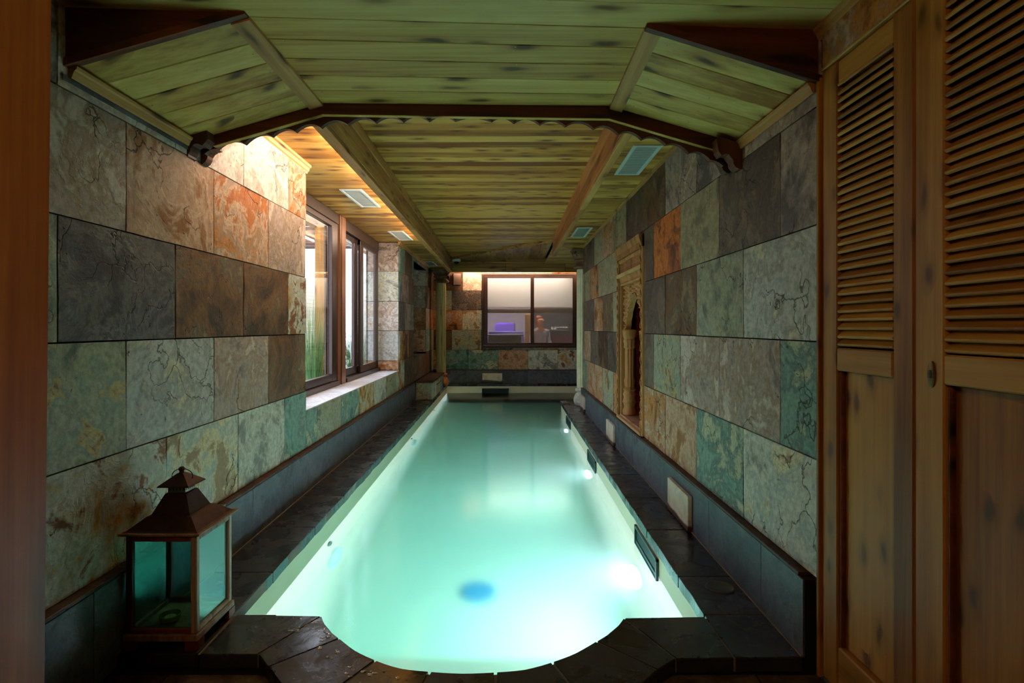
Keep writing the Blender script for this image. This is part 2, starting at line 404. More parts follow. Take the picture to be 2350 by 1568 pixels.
def stone_tile(name, fn, u0, u1, v0, v1, mat, parent, th=.012, gap=.002, amp=.0016, back=.004):
    """irregular cleft slab; fn(u, d, v)"""
    nu, nv = 3, 3; u0 += gap; u1 -= gap; v0 += gap; v1 -= gap
    if u1-u0 < .01 or v1-v0 < .01: return None
    b = MB(fn); V = []; F = []
    for j in range(nv+1):
        for i in range(nu+1):
            u = u0+(u1-u0)*i/nu; v = v0+(v1-v0)*j/nv
            edge = i in (0, nu) or j in (0, nv)
            ju = random.uniform(-.0012, .0012); jv = random.uniform(-.0012, .0012)
            if i in (1, 2): ju *= 12
            if j in (1, 2): jv *= 12
            if i in (0, nu): ju = abs(ju)*(1 if i == 0 else -1)
            if j in (0, nv): jv = abs(jv)*(1 if j == 0 else -1)
            V.append((u+ju, th+random.uniform(-amp, amp)-(.0012 if edge else 0), v+jv))
    for j in range(nv):
        for i in range(nu):
            a = j*(nu+1)+i; F.append((a, a+1, a+nu+2, a+nu+1))
    ring = [i for i in range(nu+1)] + [j*(nu+1)+nu for j in range(1, nv+1)] + [nv*(nu+1)+i for i in range(nu-1, -1, -1)] + [j*(nu+1) for j in range(nv-1, 0, -1)]
    n0 = len(V)
    for r in ring: V.append((V[r][0], -back, V[r][2]))
    m = len(ring)
    for k in range(m): F.append((ring[k], ring[(k+1) % m], n0+(k+1) % m, n0+k))
    b.add(V, F)
    return b.build(name, mat, parent)

def sub_rect(r, h):
    """rectangle r minus hole h -> rectangles"""
    a0, a1, b0, b1 = r; c0, c1, d0, d1 = h
    if a1 <= c0 or a0 >= c1 or b1 <= d0 or b0 >= d1: return [r]
    out = []
    if a0 < c0: out.append((a0, c0, b0, b1))
    if a1 > c1: out.append((c1, a1, b0, b1))
    m0, m1 = max(a0, c0), min(a1, c1)
    if b0 < d0: out.append((m0, m1, b0, d0))
    if b1 > d1: out.append((m0, m1, d1, b1))
    return out
def rect_minus(r, holes):
    rs = [r]
    for h in holes: rs = [q for x in rs for q in sub_rect(x, h)]
    return [q for q in rs if q[1]-q[0] > .03 and q[3]-q[2] > .03]
def backing(parent_name, fn, u0, u1, v0, v1, holes, depth, mat, parent):
    us = sorted({u0, u1, *[h[0] for h in holes], *[h[1] for h in holes]})
    b = MB(fn)
    for a, c in zip(us, us[1:]):
        for r in rect_minus((a, c, v0, v1), holes):
            b.box(r[0], r[1], -depth, 0, r[2], r[3])
    return b.build(parent_name, mat, parent)

# ---------------- floor and ground
floor = struct('floor')
MB().box(-2.2, 2.0, -2.6, 1.80, -.10, -.0595).box(-2.2, -1.0, 1.8, 2.4, -.10, -.0595).box(.85, 2.0, 1.8, 2.4, -.10, -.0595).box(-1.0, -.80, 1.8, 2.2, -.10, -.0595).box(-.80, -.60, 1.8, 2.07, -.10, -.0595).box(.28, .46, 1.8, 2.05, -.10, -.0595).box(.46, .85, 1.8, 2.2, -.10, -.0595).build('floor_screed', M['backing'], floor)
fmat = slate('brown_floor_slate', [(52,36,28),(78,58,46),(104,84,70),(64,46,36)], .45, .2, 1.4, .5)
for i in range(-5, 6):
    for j in range(-4, 5):
        x0, y0 = i*.41+.03, j*.41+.34
        if y0 > 1.9 or x0 > 1.6 or x0 < -1.9: continue
        y1 = min(y0+.41, 1.98)
        stone_tile('floor_tile', lambda u, d, v: (u, v, -.0585+d), x0, x0+.41, y0, y1, fmat, floor, .006, .003)

# ---------------- left wall
WIN = (4.06, 7.77, .56, 2.6); NICHE = (9.04, 10.55, .665, 2.22)
wl = struct('wall_left')
backing('wall_core', LW, -2.6, YF+.2, -.1, 2.6, [WIN, NICHE], .16, M['backing'], wl)
def ljoints(row):
    base = 2.43 if row in (0, 2, 4) else 2.112
    if row == 0: base = 2.366
    return base
special = {(0,0):'ochre',(0,1):'pale',(0,2):'pale',(0,3):'teal',(0,4):'green',(1,0):'green',(1,1):'blue',(1,2):'mauve',(1,3):'brown',
           (2,0):'dark',(2,1):'brown',(2,2):'brown',(2,3):'ochre',(3,0):'mauve',(3,1):'rose',(3,2):'rust',(3,3):'mauve',
           (4,0):'cream',(4,1):'cream',(4,2):'cream',(4,3):'rust',(0,-1):'ochre',(2,-1):'green',(4,-1):'mauve',
           (0,5):'teal',(0,6):'ochre',(0,7):'pale',(0,8):'green',(0,9):'ochre'}
fam = ['mauve','brown','green','pale','rust','dark','teal','ochre']
for row in range(5):
    b0 = ljoints(row); z0, z1 = ROWS[row], ROWS[row+1]
    k0 = -3
    for k in range(k0, 16):
        y0 = b0+(k-1)*PY if row in (0, 2, 4) else b0+(k-1)*PY
        y1 = y0+PY
        # key: index of tile counted from the first one wholly in view
        key = (row, k)
        if y1 < .3 or y0 > YF: continue
        y0c, y1c = max(y0, .3), min(y1, YF)
        f = special.get(key) or random.choice(fam)
        if y0 > 7.6 and key not in special: f = random.choice(['brown','rust','green','mauve','teal','brown'])
        for r in rect_minus((y0c, y1c, z0, z1), [WIN, NICHE]):
            stone_tile('slate_tile', LW, *r, SL[f], wl, .010, .0022)
# reveal of the window bay, far side and near side
def rev(yy, s):
    return lambda u, d, v: (-1.407-.019*yy+u, yy+s*d, v)
for i, f in zip(range(5), ['green','dark','cream','blue','dark']):
    z0, z1 = max(.57, ROWS[i]), min(ROWS[i+1], 2.32)
    stone_tile('slate_tile', rev(7.77, -1), -.42, -.001, z0, z1, SL[['rose','blue','cream','pale','mauve'][i]], wl, .010, .002)
    stone_tile('slate_tile', rev(4.06, 1), -.42, -.001, z0, z1, SL[f], wl, .010, .002)
MB().box(-2.0, -1.60, 7.77, 7.93, -.1, 2.6).box(-1.93, -1.50, 3.9, 4.06, -.1, 2.6).build('wall_core', M['backing'], wl)
# niche lining
for i in range(1, 5):
    z0, z1 = max(.67, ROWS[i]), min(ROWS[i+1], 2.22)
    stone_tile('slate_tile', rev(10.55, -1), -.27, 0, z0, z1, SL[['','rose','rose','mauve','mauve'][i]], wl, .01, .002)
    for k in range(3):
        stone_tile('slate_tile', lambda u, d, v: LW(u, d-.27, v), 9.04+k*.503, 9.04+(k+1)*.503, z0, z1, SL[random.choice(['rust','brown','mauve'])], wl, .01, .002)
MB(LW).box(9.0, 10.6, -.32, -.27, .6, 2.3).box(9.04, 10.55, -.28, 0.002, .64, .668).box(10.55, 10.6, -.3, -.02, .6, 2.3).box(9.0, 9.04, -.3, -.02, .6, 2.3).build('niche_shell', SL['dark'], wl)
MB(LW).box(9.0, 10.6, -.3, -.01, 2.22, 2.3).build('niche_soffit', M['pine_y'], wl)

# ---------------- right wall
ND = (4.57, 5.43, .33, 1.60)
wr = struct('wall_right')
backing('wall_core', RW, .3, 8.2, -.1, 2.6, [ND, (1.0, 1.958, -.1, 2.045)], .14, M['backing'], wr)
rsp = {(0,0):'pale',(0,1):'teal',(0,2):'rose',(1,0):'teal',(1,1):'mauve',(1,2):'mauve',(1,3):'green',(2,0):'blue',(2,1):'green',(2,2):'brown',
       (2,3):'umber',(3,0):'mauve',(3,1):'umber',(3,2):'ochre2',(3,3):'orange',(3,4):'umber',(4,1):'mauve',(4,2):'mauve',(4,3):'brown',(4,0):'mauve'}
for row in range(5):
    b0 = 1.930 if row in (0, 2, 4) else 1.575
    z0, z1 = ROWS[row], ROWS[row+1]
    for k in range(-2, 12):
        y0 = b0+k*.648 if row in (0, 2, 4) else b0+k*.652; y1 = y0+(.648 if row in (0,2,4) else .652)
        y0c, y1c = max(y0, .95), min(y1, 8.2)
        if y1c-y0c < .05: continue
        f = rsp.get((row, k)) or random.choice(['brown','rust','umber','green','brown','rust','umber','mauve','ochre2'])
        for r in rect_minus((y0c, y1c, z0, z1), [(1.0, 1.945, -.1, 2.04), (4.49, 5.49, .29, 1.88)]):
            stone_tile('slate_tile', RW, *r, SL[f], wr, .010, .0022)
# end of the wall where the pool widens, and the walls of the widened part
for i in range(5):
    stone_tile('slate_tile', lambda u, d, v: (1.04+u, 8.2+d, v), 0, .2, ROWS[i], ROWS[i+1], SL[random.choice(fam)], wr, .01, .002)
MB().box(1.1, 2.6, 8.05, 8.2, -.1, 2.6).box(2.45, 2.6, 8.2, YF+.1, -.1, 2.6).build('wall_core', plain('side_wall_plaster', (96, 84, 70), .8), wr)

# ---------------- far wall with its window
FWIN = (-.625, 1.33, .735, 2.262)
wb = struct('wall_back')
backing('wall_core', FW, -1.9, 2.6, -.1, 2.6, [FWIN], .14, M['backing'], wb)
fsp = {(0,1):'teal',(0,2):'rose',(0,3):'pale',(0,4):'ochre',(0,5):'teal',(1,1):'green',(1,2):'dark',(2,1):'pale',(2,2):'brown',(3,1):'dark',(3,2):'rust',(4,1):'cream',(4,2):'cream'}
FR = [.284, .69, 1.105, 1.51, 1.915, 2.34]
for row in range(5):
    base = [-.899, -1.245, -1.026, -1.245, -1.018][row]
    for k in range(-2, 6):
        x0 = base+(k)*.615; x1 = x0+.615; x0, x1 = max(x0, -1.75), min(x1, 2.45)
        if x1-x0 < .04: continue
        f = fsp.get((row, k+1)) or random.choice(fam)
        for r in rect_minus((x0, x1, FR[row], FR[row+1]), [FWIN]):
            stone_tile('slate_tile', FW, *r, SL[f], wb, .010, .002)

# ---------------- skirting: slate tiles standing on the coping, with a ledge on top
for nm, fn, ya, yb, base in (('baseboard_left', LB, .4, 9.0, 2.066-.17), ('baseboard_right', RB, 1.99, 8.195, 2.325)):
    sk = struct(nm)
    back = .045 if nm.endswith('left') else .043
    MB(fn).box(ya, yb, -back-.002, -.009, -.052, .272).build('skirting_core', M['backing'], sk)
    k = -4
    while base+k*.608 < yb:
        y0, y1 = max(base+k*.608, ya), min(base+(k+1)*.608, yb); k += 1
        if y1-y0 < .04: continue
        stone_tile('skirting_tile', fn, y0, y1, -.002 if y0 > 1.9 else -.05, .272, M['skirt'], sk, 0.0, .0012, .0004, .008)
    k = -4
    while base+.3+k*.608 < yb:
        y0, y1 = max(base+.3+k*.608, ya), min(base+.3+(k+1)*.608, yb); k += 1
        if y1-y0 < .04: continue
        MB(fn).bbox(y0+.001, y1-.001, -back+.001, .002, .273, .287, .002).build('ledge_slab', M['ledge'], sk)
    MB(fn).box(max(ya, 1.99), yb, .0, .006, -.001, .006).build('grout_line', M['grout'], sk)
sk = struct('baseboard_back')
MB(FW).box(-1.6, 2.4, .0, .030, -.06, .270).build('skirting_core', M['backing'], sk)
for k in range(7):
    x0 = -1.50+k*.608; stone_tile('skirting_tile', FW, x0, x0+.608, -.002, .270, M['skirt'], sk, .040, .0015, .0004, -.028)
    MB(FW).bbox(x0+.001, x0+.607, .005, .044, .271, .284, .002).build('ledge_slab', M['ledge'], sk)

# marble plates in the skirting
def plate(loc, rz, label, ln=.42, hh=.20):
    t = thing('marble_plate', label, 'plate', loc, 'marble plates in the skirting', rz)
    MB().bbox(-ln/2, ln/2, -.026, 0, .004, hh+.004, .003).build('plate_slab', M['marble'], t)
    return t
plate((RB(3.40)[0], 3.40, 0), -pi/2-.0042, 'largest pale marble plate low on the slate skirting, nearest the louvred doors')
plate((RB(5.70)[0], 5.70, 0), -pi/2-.0042, 'pale marble plate on the slate skirting below the carved arched niche')
plate((RB(7.88)[0], 7.88, 0), -pi/2-.0042, 'small pale marble plate on the skirting beside the pale column foot')
plate((-.405, YF-.040, .02), 0, 'pale marble plate on the skirting under the frosted window', .41, .185)

# ---------------- pool: basin, coping, water
def PL(y): return -1.075-.0203*y
def PR(y): return .777-.0025*y
arc_in = [(-.766, 2.278)]
a0 = atan2(2.278-2.568, -.766+.165); a1 = atan2(2.261-2.568, .446+.165)
ARC = []
N = 28
for i in range(N+1):
    t_ = i/N; a = a0+(a1-a0)*t_ 
    r = .667+(.684-.667)*t_ - .0
    sag = .016*sin(t_*pi*3)**2
    ARC.append((-.165+(r-sag*.6)*cos(a), 2.568+(r-sag*.6)*sin(a)))
def arc_pt(x):
    for p, q in zip(ARC, ARC[1:]):
        if p[0] <= x <= q[0]:
            t_ = (x-p[0])/(q[0]-p[0]); return (x, p[1]+(q[1]-p[1])*t_)
    return ARC[0] if x < ARC[0][0] else ARC[-1]
off = .022
outer = [(PL(11.6)-off, 11.60)] + [(PL(2.30)-off, 2.28)] + [(ARC[0][0], 2.25)] + [(-.165+(p[0]+.165)*1.03, 2.568+(p[1]-2.568)*1.035) for p in ARC[1:-1]] + [(ARC[-1][0], 2.24)] + [(PR(2.3)+off, 2.26), (PR(8.9)+off, 8.93), (2.44, 8.93), (2.44, 11.60)]
BZ = -1.50
pool = thing('swimming_pool', 'long narrow swimming pool with rounded near end and dark slate coping', 'pool')
n = len(outer); b = MB()
b.add([(x, y, -.052) for x, y in outer]+[(x, y, BZ) for x, y in outer], [(i, (i+1) % n, n+(i+1) % n, n+i) for i in range(n)] + [tuple(range(n, 2*n))])
basin = b.build('basin', M['liner'], pool)
# outer jacket so that the shell has a thickness
b = MB(); b.box(-1.9, 2.6, 1.6, 11.9, BZ-.1, BZ-.02); b.build('basin_slab', M['backing'], pool)
# shallow entry step across the rounded end
st = [p for p in outer if p[1] < 2.9]
b = MB(); poly = [(PL(2.95)-off, 2.95)] + outer[1:-3] ; poly = [q for q in poly if q[1] < 2.96] + [(PR(2.95)+off, 2.95)]
b.prism(poly, BZ, -.95); b.build('entry_step', M['liner'], pool)
def ctile(poly, lab=None, zt=0.0, zb=-.055):
    """coping tile: prism shrunk for the joint with a chipped lower rim"""
    cx = sum(p[0] for p in poly)/len(poly); cyy = sum(p[1] for p in poly)/len(poly)
    q = []
    for x, y in poly:
        dx, dy = cx-x, cyy-y; l = sqrt(dx*dx+dy*dy); q.append((x+dx/l*.0055, y+dy/l*.0055))
    m = len(q); bb = MB()
    zt += random.uniform(-.0008, .0008)
    def sh(p, k): return (p[0]+(cx-p[0])*k, p[1]+(cyy-p[1])*k)
    V = [(*sh(p, .012), zt) for p in q] + [(*p, zt-.004) for p in q] + [(*p, zb+random.uniform(0, .006)) for p in q]
    F = [tuple(range(m))] + [(i, (i+1) % m, m+(i+1) % m, m+i) for i in range(m)] + [(m+i, m+(i+1) % m, 2*m+(i+1) % m, 2*m+i) for i in range(m)] + [tuple(range(2*m, 3*m))]
    bb.add(V, F); return bb.build('coping_tile', M['coping'], pool)
def rough_edge(fn, y0, y1, k=7):
    return [(fn(y0+(y1-y0)*i/k)+random.uniform(-.0015, .0015), y0+(y1-y0)*i/k) for i in range(k+1)]
# left strip
ys = [2.292]+[2.066+.61*k for k in range(1, 16)]+[11.6]
for a, c in zip(ys, ys[1:]):
    e = rough_edge(PL, a, c); ctile(e+[(LB(c)[0], c), (LB(a)[0], a)])
ctile([(PL(2.29), 2.29), (LB(2.29)[0], 2.29), (LB(2.005)[0], 2.005), (-1.112, 2.008)])
# right strip
ys = [2.282, 2.632]+[2.632+.608*k for k in range(1, 10)]+[8.40, 8.92]
ys = [y for y in ys if y < 8.3]+[8.42, 8.92]
for a, c in zip(ys, ys[1:]):
    e = rough_edge(PR, a, c); x1 = RB(a)[0] if c < 8.25 else 1.22
    ctile(e+[(x1, c), (RB(a)[0] if c < 8.25 else 1.22, a)])
ctile([(PR(2.28), 2.28), (RB(2.28)[0], 2.28), (RB(1.984)[0], 1.984), (.781, 1.984)])
for k in range(3):
    ctile([(1.24+k*.4, 8.92), (1.24+(k+1)*.4, 8.92), (1.24+(k+1)*.4, 8.30), (1.24+k*.4, 8.30)])
# far strip
for k in range(7):
    x0 = -1.31+k*.61; x1 = min(x0+.61, 2.44); ctile([(x0, 11.60), (x1, 11.60), (x1, YF-.04), (x0, YF-.04)]) if x1 > x0 else None
# rounded end
JI = [-1.110, -.766, -.643, -.475, -.277, -.0555, .139, .311, .446, .773]
JO = [(-1.112, 2.007), (-.902, 2.005), (-.837, 1.933), (-.63, 1.70), (-.33, 1.58), (-.05, 1.57), (.26, 1.665), (.498, 1.916), (.575, 1.977), (.781, 1.984)]
for k in range(len(JI)-1):
    x0, x1 = JI[k], JI[k+1]
    if k == 0: inner = [(-1.112, 2.288), (-.766, 2.278)]
    elif k == len(JI)-2: inner = [(.446, 2.261), (.773, 2.272)]
    else: inner = [arc_pt(x0+(x1-x0)*i/6) for i in range(7)]
    ctile(inner+[JO[k+1], JO[k]])
# bedding under the coping, seen in the joints
b = MB(); zz = (-.05, -.004)
def ring(polyA, polyB):
    m = len(polyA)
    V = [(x, y, zz[1]) for x, y in polyA]+[(x, y, zz[1]) for x, y in polyB]+[(x, y, zz[0]) for x, y in polyA]+[(x, y, zz[0]) for x, y in polyB]
    F = []
    for i in range(m-1): F += [(i, i+1, m+i+1, m+i), (2*m+i, 2*m+i+1, 3*m+i+1, 3*m+i), (i, i+1, 2*m+i+1, 2*m+i), (m+i, m+i+1, 3*m+i+1, 3*m+i)]
    return V, F
e = .012
inn = [(PL(11.6)-e, 11.6), (PL(6)-e, 6), (-1.122, 2.28), (-.77, 2.265)] + [(x, arc_pt(x)[1]-.012) for x in JI[2:8]] + [(.45, 2.25), (PR(2.28)+e, 2.262), (PR(5)+e, 5), (PR(8.9)+e, 8.9)]
out = [(LB(11.6)[0]+.002, 11.61), (LB(6)[0]+.002, 6), (LB(2)[0]+.002, 2.012), (-.9, 2.012)] + [(p[0]*.99, p[1]+.012) for p in JO[2:8]] + [(.575, 1.985), (RB(2)[0]-.002, 1.992), (RB(5)[0]-.002, 5), (RB(8.9)[0]-.002, 8.9)]
b.add(*ring(inn, out)); b.build('coping_bed', M['grout'], pool)
for q_ in ((-1.40, -.95, 2.012, 2.28), (.80, 1.02, 1.992, 2.26), (.8, 2.45, 8.25, 8.90), (-1.3, 2.45, 11.61, 11.7)): MB().box(*q_, -.05, -.005).build('coping_bed', M['grout'], pool)
MB().prism([(-.95, 1.66), (1.02, 1.66), (1.02, 1.98), (-1.4, 1.99), (-1.4, 1.66)], -.2, -.06).build('coping_base', M['backing'], pool)
# floor drain
MB().lathe([(.13, BZ+.001), (.13, BZ+.012), (.115, BZ+.018), (.0, BZ+.018)], -.245, 4.10, 28).build('floor_drain', plain('blue_drain', (40, 150, 190), .4, 0, .05), pool, label='round blue drain cover on the pool floor')
# water body
b = MB(); WZ = -.187; wp = [(x*1.0, y) for x, y in outer]
b.add([(x, y, WZ) for x, y in wp]+[(x, y, BZ-.01) for x, y in wp], [(i, (i+1) % n, n+(i+1) % n, n+i) for i in range(n)] + [tuple(range(n, 2*n)), tuple(range(n))])
wo = b.build('water', M['water'], None, kind='stuff', label='clear turquoise water filling the long pool', category='water')
# underwater fittings (a fitting faces +x at its own origin)
EM_L = [emit('pool_lamp_glow_%d' % i, (.84, .94, 1.0), p) for i, p in enumerate((980, 440, 60))]
def pool_lamp(loc, rz, label, grp, lit=0):
    t = thing('pool_light', label, 'pool light', loc, grp, rz)
    b = MB(lambda x, y, z: (z, x, y)); b.lathe([(.12, 0), (.12, .012), (.105, .024), (.09, .024), (.085, .012), (.0, .012)], 0, 0, 28); b.build('rim', M['vent'], t, True)
    b = MB(lambda x, y, z: (z, x, y)); b.lathe([(.082, .013), (.07, .022), (.03, .028), (.0, .029)], 0, 0, 24); b.build('lens', EM_L[lit] if lit >= 0 else plain('unlit_lens', (214,218,190), .25), t, True)
    return t
def jet(loc, rz, label, r=.032):
    t = thing('pool_inlet', label, 'inlet', loc, 'round water inlets in the pool wall', rz)
    b = MB(lambda x, y, z: (z, x, y)); b.lathe([(r, 0), (r, .010), (r*.7, .014), (r*.6, .004), (0, .004)], 0, 0, 20); b.build('nozzle', plain('grey_green_nozzle', (96,120,110), .4), t, True)
    return t
LZ = -.73
for li, (y, lb) in enumerate(((3.57, 'brightest submerged pool lamp, nearest the rounded end'), (5.66, 'lit submerged pool lamp halfway along the pool wall'), (7.85, 'lit submerged pool lamp nearest the pale column'))):
    pool_lamp((PR(y)+off-.001, y, LZ if y < 5 else LZ+.10), pi, lb, 'lit lamps along the pool wall', li)
for y, lb in ((3.72, 'unlit round lamp under water below the window wall, nearest the lantern'), (7.1, 'unlit round lamp under water on the window side, middle of the pool')):
    pool_lamp((PL(y)-off+.001, y, -.62), 0, lb, 'unlit lamps on the window side', -1)
for y, lb in ((3.62, 'small round inlet in the pool wall above the unlit lamp near the lantern'), (6.95, 'small round inlet on the window side at mid pool'), (9.3, 'small round inlet near the slate box')):
    jet((PL(y)-off+.001, y, -.29), 0, lb)
def skimmer(loc, rz, label):
    t = thing('skimmer_opening', label, 'skimmer', loc, 'dark framed skimmers at the waterline', rz)
    fm = plain('skimmer_frame', (52, 70, 72), .35)
    b = MB(); w2, h2 = .275, .075
    b.bbox(0, .014, -w2, w2, h2-.016, h2, .002).bbox(0, .014, -w2, w2, -h2, -h2+.016, .002).bbox(0, .014, -w2, -w2+.022, -h2, h2, .002).bbox(0, .014, w2-.022, w2, -h2, h2, .002)
    b.build('skimmer_frame', fm, t)
    MB().box(.001, .004, -w2+.02, w2-.02, -h2+.015, h2-.015).build('mouth', plain('skimmer_mouth', (14, 44, 46), .5), t)
    MB().bbox(.004, .009, -w2+.03, w2-.03, -h2+.015, -.012, .001).build('flap', plain('skimmer_flap', (30, 62, 66), .4), t)
    return t
for y, lb in ((3.325, 'dark rectangular skimmer nearest the rounded end of the pool'), (5.54, 'dark rectangular skimmer in the middle of the pool wall'), (7.77, 'small dark skimmer nearest the pale column')):
    skimmer((PR(y)+off-.001, y, -.168), pi, lb)
skimmer((-.34, 11.60, -.168), -pi/2, 'dark skimmer in the end wall of the pool, under the frosted window')
# lid in the coping
MB().lathe([(.062, -.001), (.062, .004), (.056, .005), (.054, .0035), (0, .0035)], 0, 0, 32).build('skimmer_lid', M['steel'], pool, True, loc=(.925, 2.52, 0), label='round dull metal lid')

# ---------------- ceilings
ceil = struct('ceiling')
MB().box(-2.0, 2.6, -2.6, YF+.1, 2.50, 2.56).build('ceiling_slab', M['backing'], ceil)
def near_y(x): return 1.917+.055*x
def arch_y(x): return 2.622+.0275*x
ZL = 2.186
def board(quad, zf, mat, th=.014, name='ceiling_board', gap=.0012, parent=None):
    """quad: 4 (x, y) corners in order; zf(x, y) underside height; small chamfers give the joint"""
    cx = sum(p[0] for p in quad)/4; cyy = sum(p[1] for p in quad)/4
    q = []
    for i, (x, y) in enumerate(quad): q.append((x, y+(gap if cyy > y else -gap)))
    q2 = [(x, y+(.0035 if cyy > y else -.0035)) for x, y in q]
    V = [(x, y, zf(x, y)) for x, y in q2]+[(x, y, zf(x, y)+.003) for x, y in q]+[(x, y, zf(x, y)+th) for x, y in q]
    F = [(0,1,2,3)]+[(i, (i+1) % 4, 4+(i+1) % 4, 4+i) for i in range(4)]+[(4+i, 4+(i+1) % 4, 8+(i+1) % 4, 8+i) for i in range(4)]+[(8,9,10,11)]
    MB().add(V, F).build(name, mat, parent or ceil)
# flat boards over and behind the camera
yb = [-2.5+.147*k for k in range(30)]
for k in range(-26, 1):
    f0, f1 = k*.145, (k+1)*.145
    g0 = lambda x: near_y(x)+f0-.145; g1 = lambda x: near_y(x)+f1-.145
    if g0(0) < -.6: continue
    board([(-1.50, g0(-1.50)), (1.12, g0(1.12)), (1.12, g1(1.12)), (-1.50, g1(-1.50))], lambda x, y: ZL, M['pine'])
# canopy: flat centre and two sloping sides
nb = 5; XL, XR = -.868, .455
def ycan(x, s): return near_y(x)*(1-s)+arch_y(x)*s
for k in range(nb):
    s0, s1 = k/nb, (k+1)/nb
    board([(XL, ycan(XL, s0)), (XR, ycan(XR, s0)), (XR, ycan(XR, s1)), (XL, ycan(XL, s1))], lambda x, y: ZL, M['pine'])
    xa = -1.46; board([(xa, ycan(xa, s0)), (XL, ycan(XL, s0)), (XL, ycan(XL, s1)), (xa, ycan(xa, s1))], lambda x, y: 2.005+(x-xa)/(XL-xa)*(ZL-2.005), M['pine'])
    xc = 1.066; board([(XR, ycan(XR, s0)), (xc, ycan(xc, s0)), (xc, ycan(xc, s1)), (XR, ycan(XR, s1))], lambda x, y: ZL-(x-XR)/(xc-XR)*(ZL-2.015), M['pine'])
MB().box(-1.52, 1.15, -2.6, 2.64, ZL+.016, ZL+.03).build('ceiling_slab', M['backing'], ceil)
# battens over the two folds
def batten(pts, name, mat, w_=.05, zo=.004):
    pass
cn = struct('trim_1')
sl = (ZL-2.005)/(XL+1.46)
b = MB(); x0, x1 = XL-.058, XL+.002
b.add([(x, ycan(x, s), ZL+min(0, (x-XL))*sl-.0005+dz) for s in (0.0, 1) for dz in (-.012, .004) for x in (x0, x1)], [(0,1,3,2),(4,5,7,6),(0,1,5,4),(2,3,7,6),(0,2,6,4),(1,3,7,5)])
b.build('fold_batten', M['pine_y'], cn)
b = MB(); x0, x1 = XR-.002, XR+.055; sr = (ZL-2.015)/(1.066-XR)
b.add([(x, ycan(x, s), ZL-max(0, (x-XR))*sr-.0005+dz) for s in (0.0, 1) for dz in (-.012, .004) for x in (x0, x1)], [(0,1,3,2),(4,5,7,6),(0,1,5,4),(2,3,7,6),(0,2,6,4),(1,3,7,5)])
b.build('fold_batten', M['pine_y'], cn)
# gable boards facing the camera (one each side)
for xa, xb, za, zb_, nm in ((-1.462, XL, 2.000, ZL, 'gable'), (XR, 1.066, ZL, 2.010, 'gable')):
    b = MB()
    V = []
    for dy in (-.022, 0.0):
        V += [(xa, near_y(xa)+dy, za-.012), (xb, near_y(xb)+dy, zb_-.006), (xb, near_y(xb)+dy, ZL+.001), (xa, near_y(xa)+dy, ZL+.001)]
    b.add(V, [(0,1,2,3), (4,5,6,7), (0,1,5,4), (1,2,6,5), (2,3,7,6), (3,0,4,7)])
    g = thing('gable_board', 'dark red-brown triangular board closing the sloping ceiling on the %s side' % ('lantern' if xa < -1 else 'louvred door'), 'board')
    b.build('panel', M['redwood'], g)
    # thin lower rail
    b = MB(); V = []
    for dy in (-.030, -.022):
        V += [(xa, near_y(xa)+dy, za-.014), (xb, near_y(xb)+dy, zb_-.008), (xb, near_y(xb)+dy, zb_+.016), (xa, near_y(xa)+dy, za+.012)]
    b.add(V, [(0,1,2,3), (4,5,6,7), (0,1,5,4), (1,2,6,5), (2,3,7,6), (3,0,4,7)]); b.build('rail', M['redwood'], g)
# main ceiling behind the arch: side strips at 2.32, centre at 2.44
def BLx(y): return -.945-.022*y
def BRx(y): return .592-.0015*y
ZS, ZC, Y0, Y1 = 2.325, 2.44, 2.74, 10.46
k = 0; y = Y0
while y < 11.68:
    y2 = y+.118; ym = (y+y2)/2
    xl = -2.05; c1 = BLx(ym)+.035; c2 = BRx(ym)+.02; xr = 1.10 if ym < 8.15 else 2.46
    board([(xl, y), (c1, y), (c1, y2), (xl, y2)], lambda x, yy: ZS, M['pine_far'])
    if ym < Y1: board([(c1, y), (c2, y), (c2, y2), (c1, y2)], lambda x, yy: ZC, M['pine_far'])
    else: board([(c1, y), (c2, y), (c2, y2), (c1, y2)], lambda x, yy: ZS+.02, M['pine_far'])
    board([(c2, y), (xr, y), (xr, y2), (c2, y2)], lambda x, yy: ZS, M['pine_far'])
    y = y2
MB().box(-2.1, 2.6, Y0-.02, YF+.1, 2.46, 2.48).build('ceiling_slab', M['backing'], ceil)
# triangular panel of boards laid the other way near the far end
tri = thing('ceiling_panel', 'triangular ceiling panel of short boards before the far fascia', 'panel')
pmat = wood('short_boards', [(196,150,96),(168,118,70),(124,80,44)], 'Y', .8, .45, (2, 9))
A_, B_ = (-1.16, 10.44), (.60, 8.22)
nbt = 12
for k in range(nbt):
    xa = A_[0]+(B_[0]-A_[0])*k/nbt; xb_ = A_[0]+(B_[0]-A_[0])*(k+1)/nbt
    ya = A_[1]+(B_[1]-A_[1])*k/nbt; yb2 = A_[1]+(B_[1]-A_[1])*(k+1)/nbt
    zt = 2.415
    V = [(xa+.002, ya, zt), (xb_-.002, yb2, zt), (xb_-.002, 10.46, zt), (xa+.002, 10.46, zt)]
    b = MB(); b.add(V+[(x, yy, z+.02) for x, yy, z in V], [(0,1,2,3), (4,5,6,7), (0,1,5,4), (1,2,6,5), (2,3,7,6), (3,0,4,7)])
    b.build('board', pmat, tri)
b = MB(); V = [(A_[0], A_[1], 2.40), (B_[0], B_[1], 2.40), (B_[0], B_[1]+.06, 2.40), (A_[0], A_[1]+.05, 2.40)]
b.add(V+[(x, yy, z+.04) for x, yy, z in V], [(0,1,2,3), (4,5,6,7), (0,1,5,4), (1,2,6,5), (2,3,7,6), (3,0,4,7)]); b.build('edge_strip', M['pine_y'], tri)
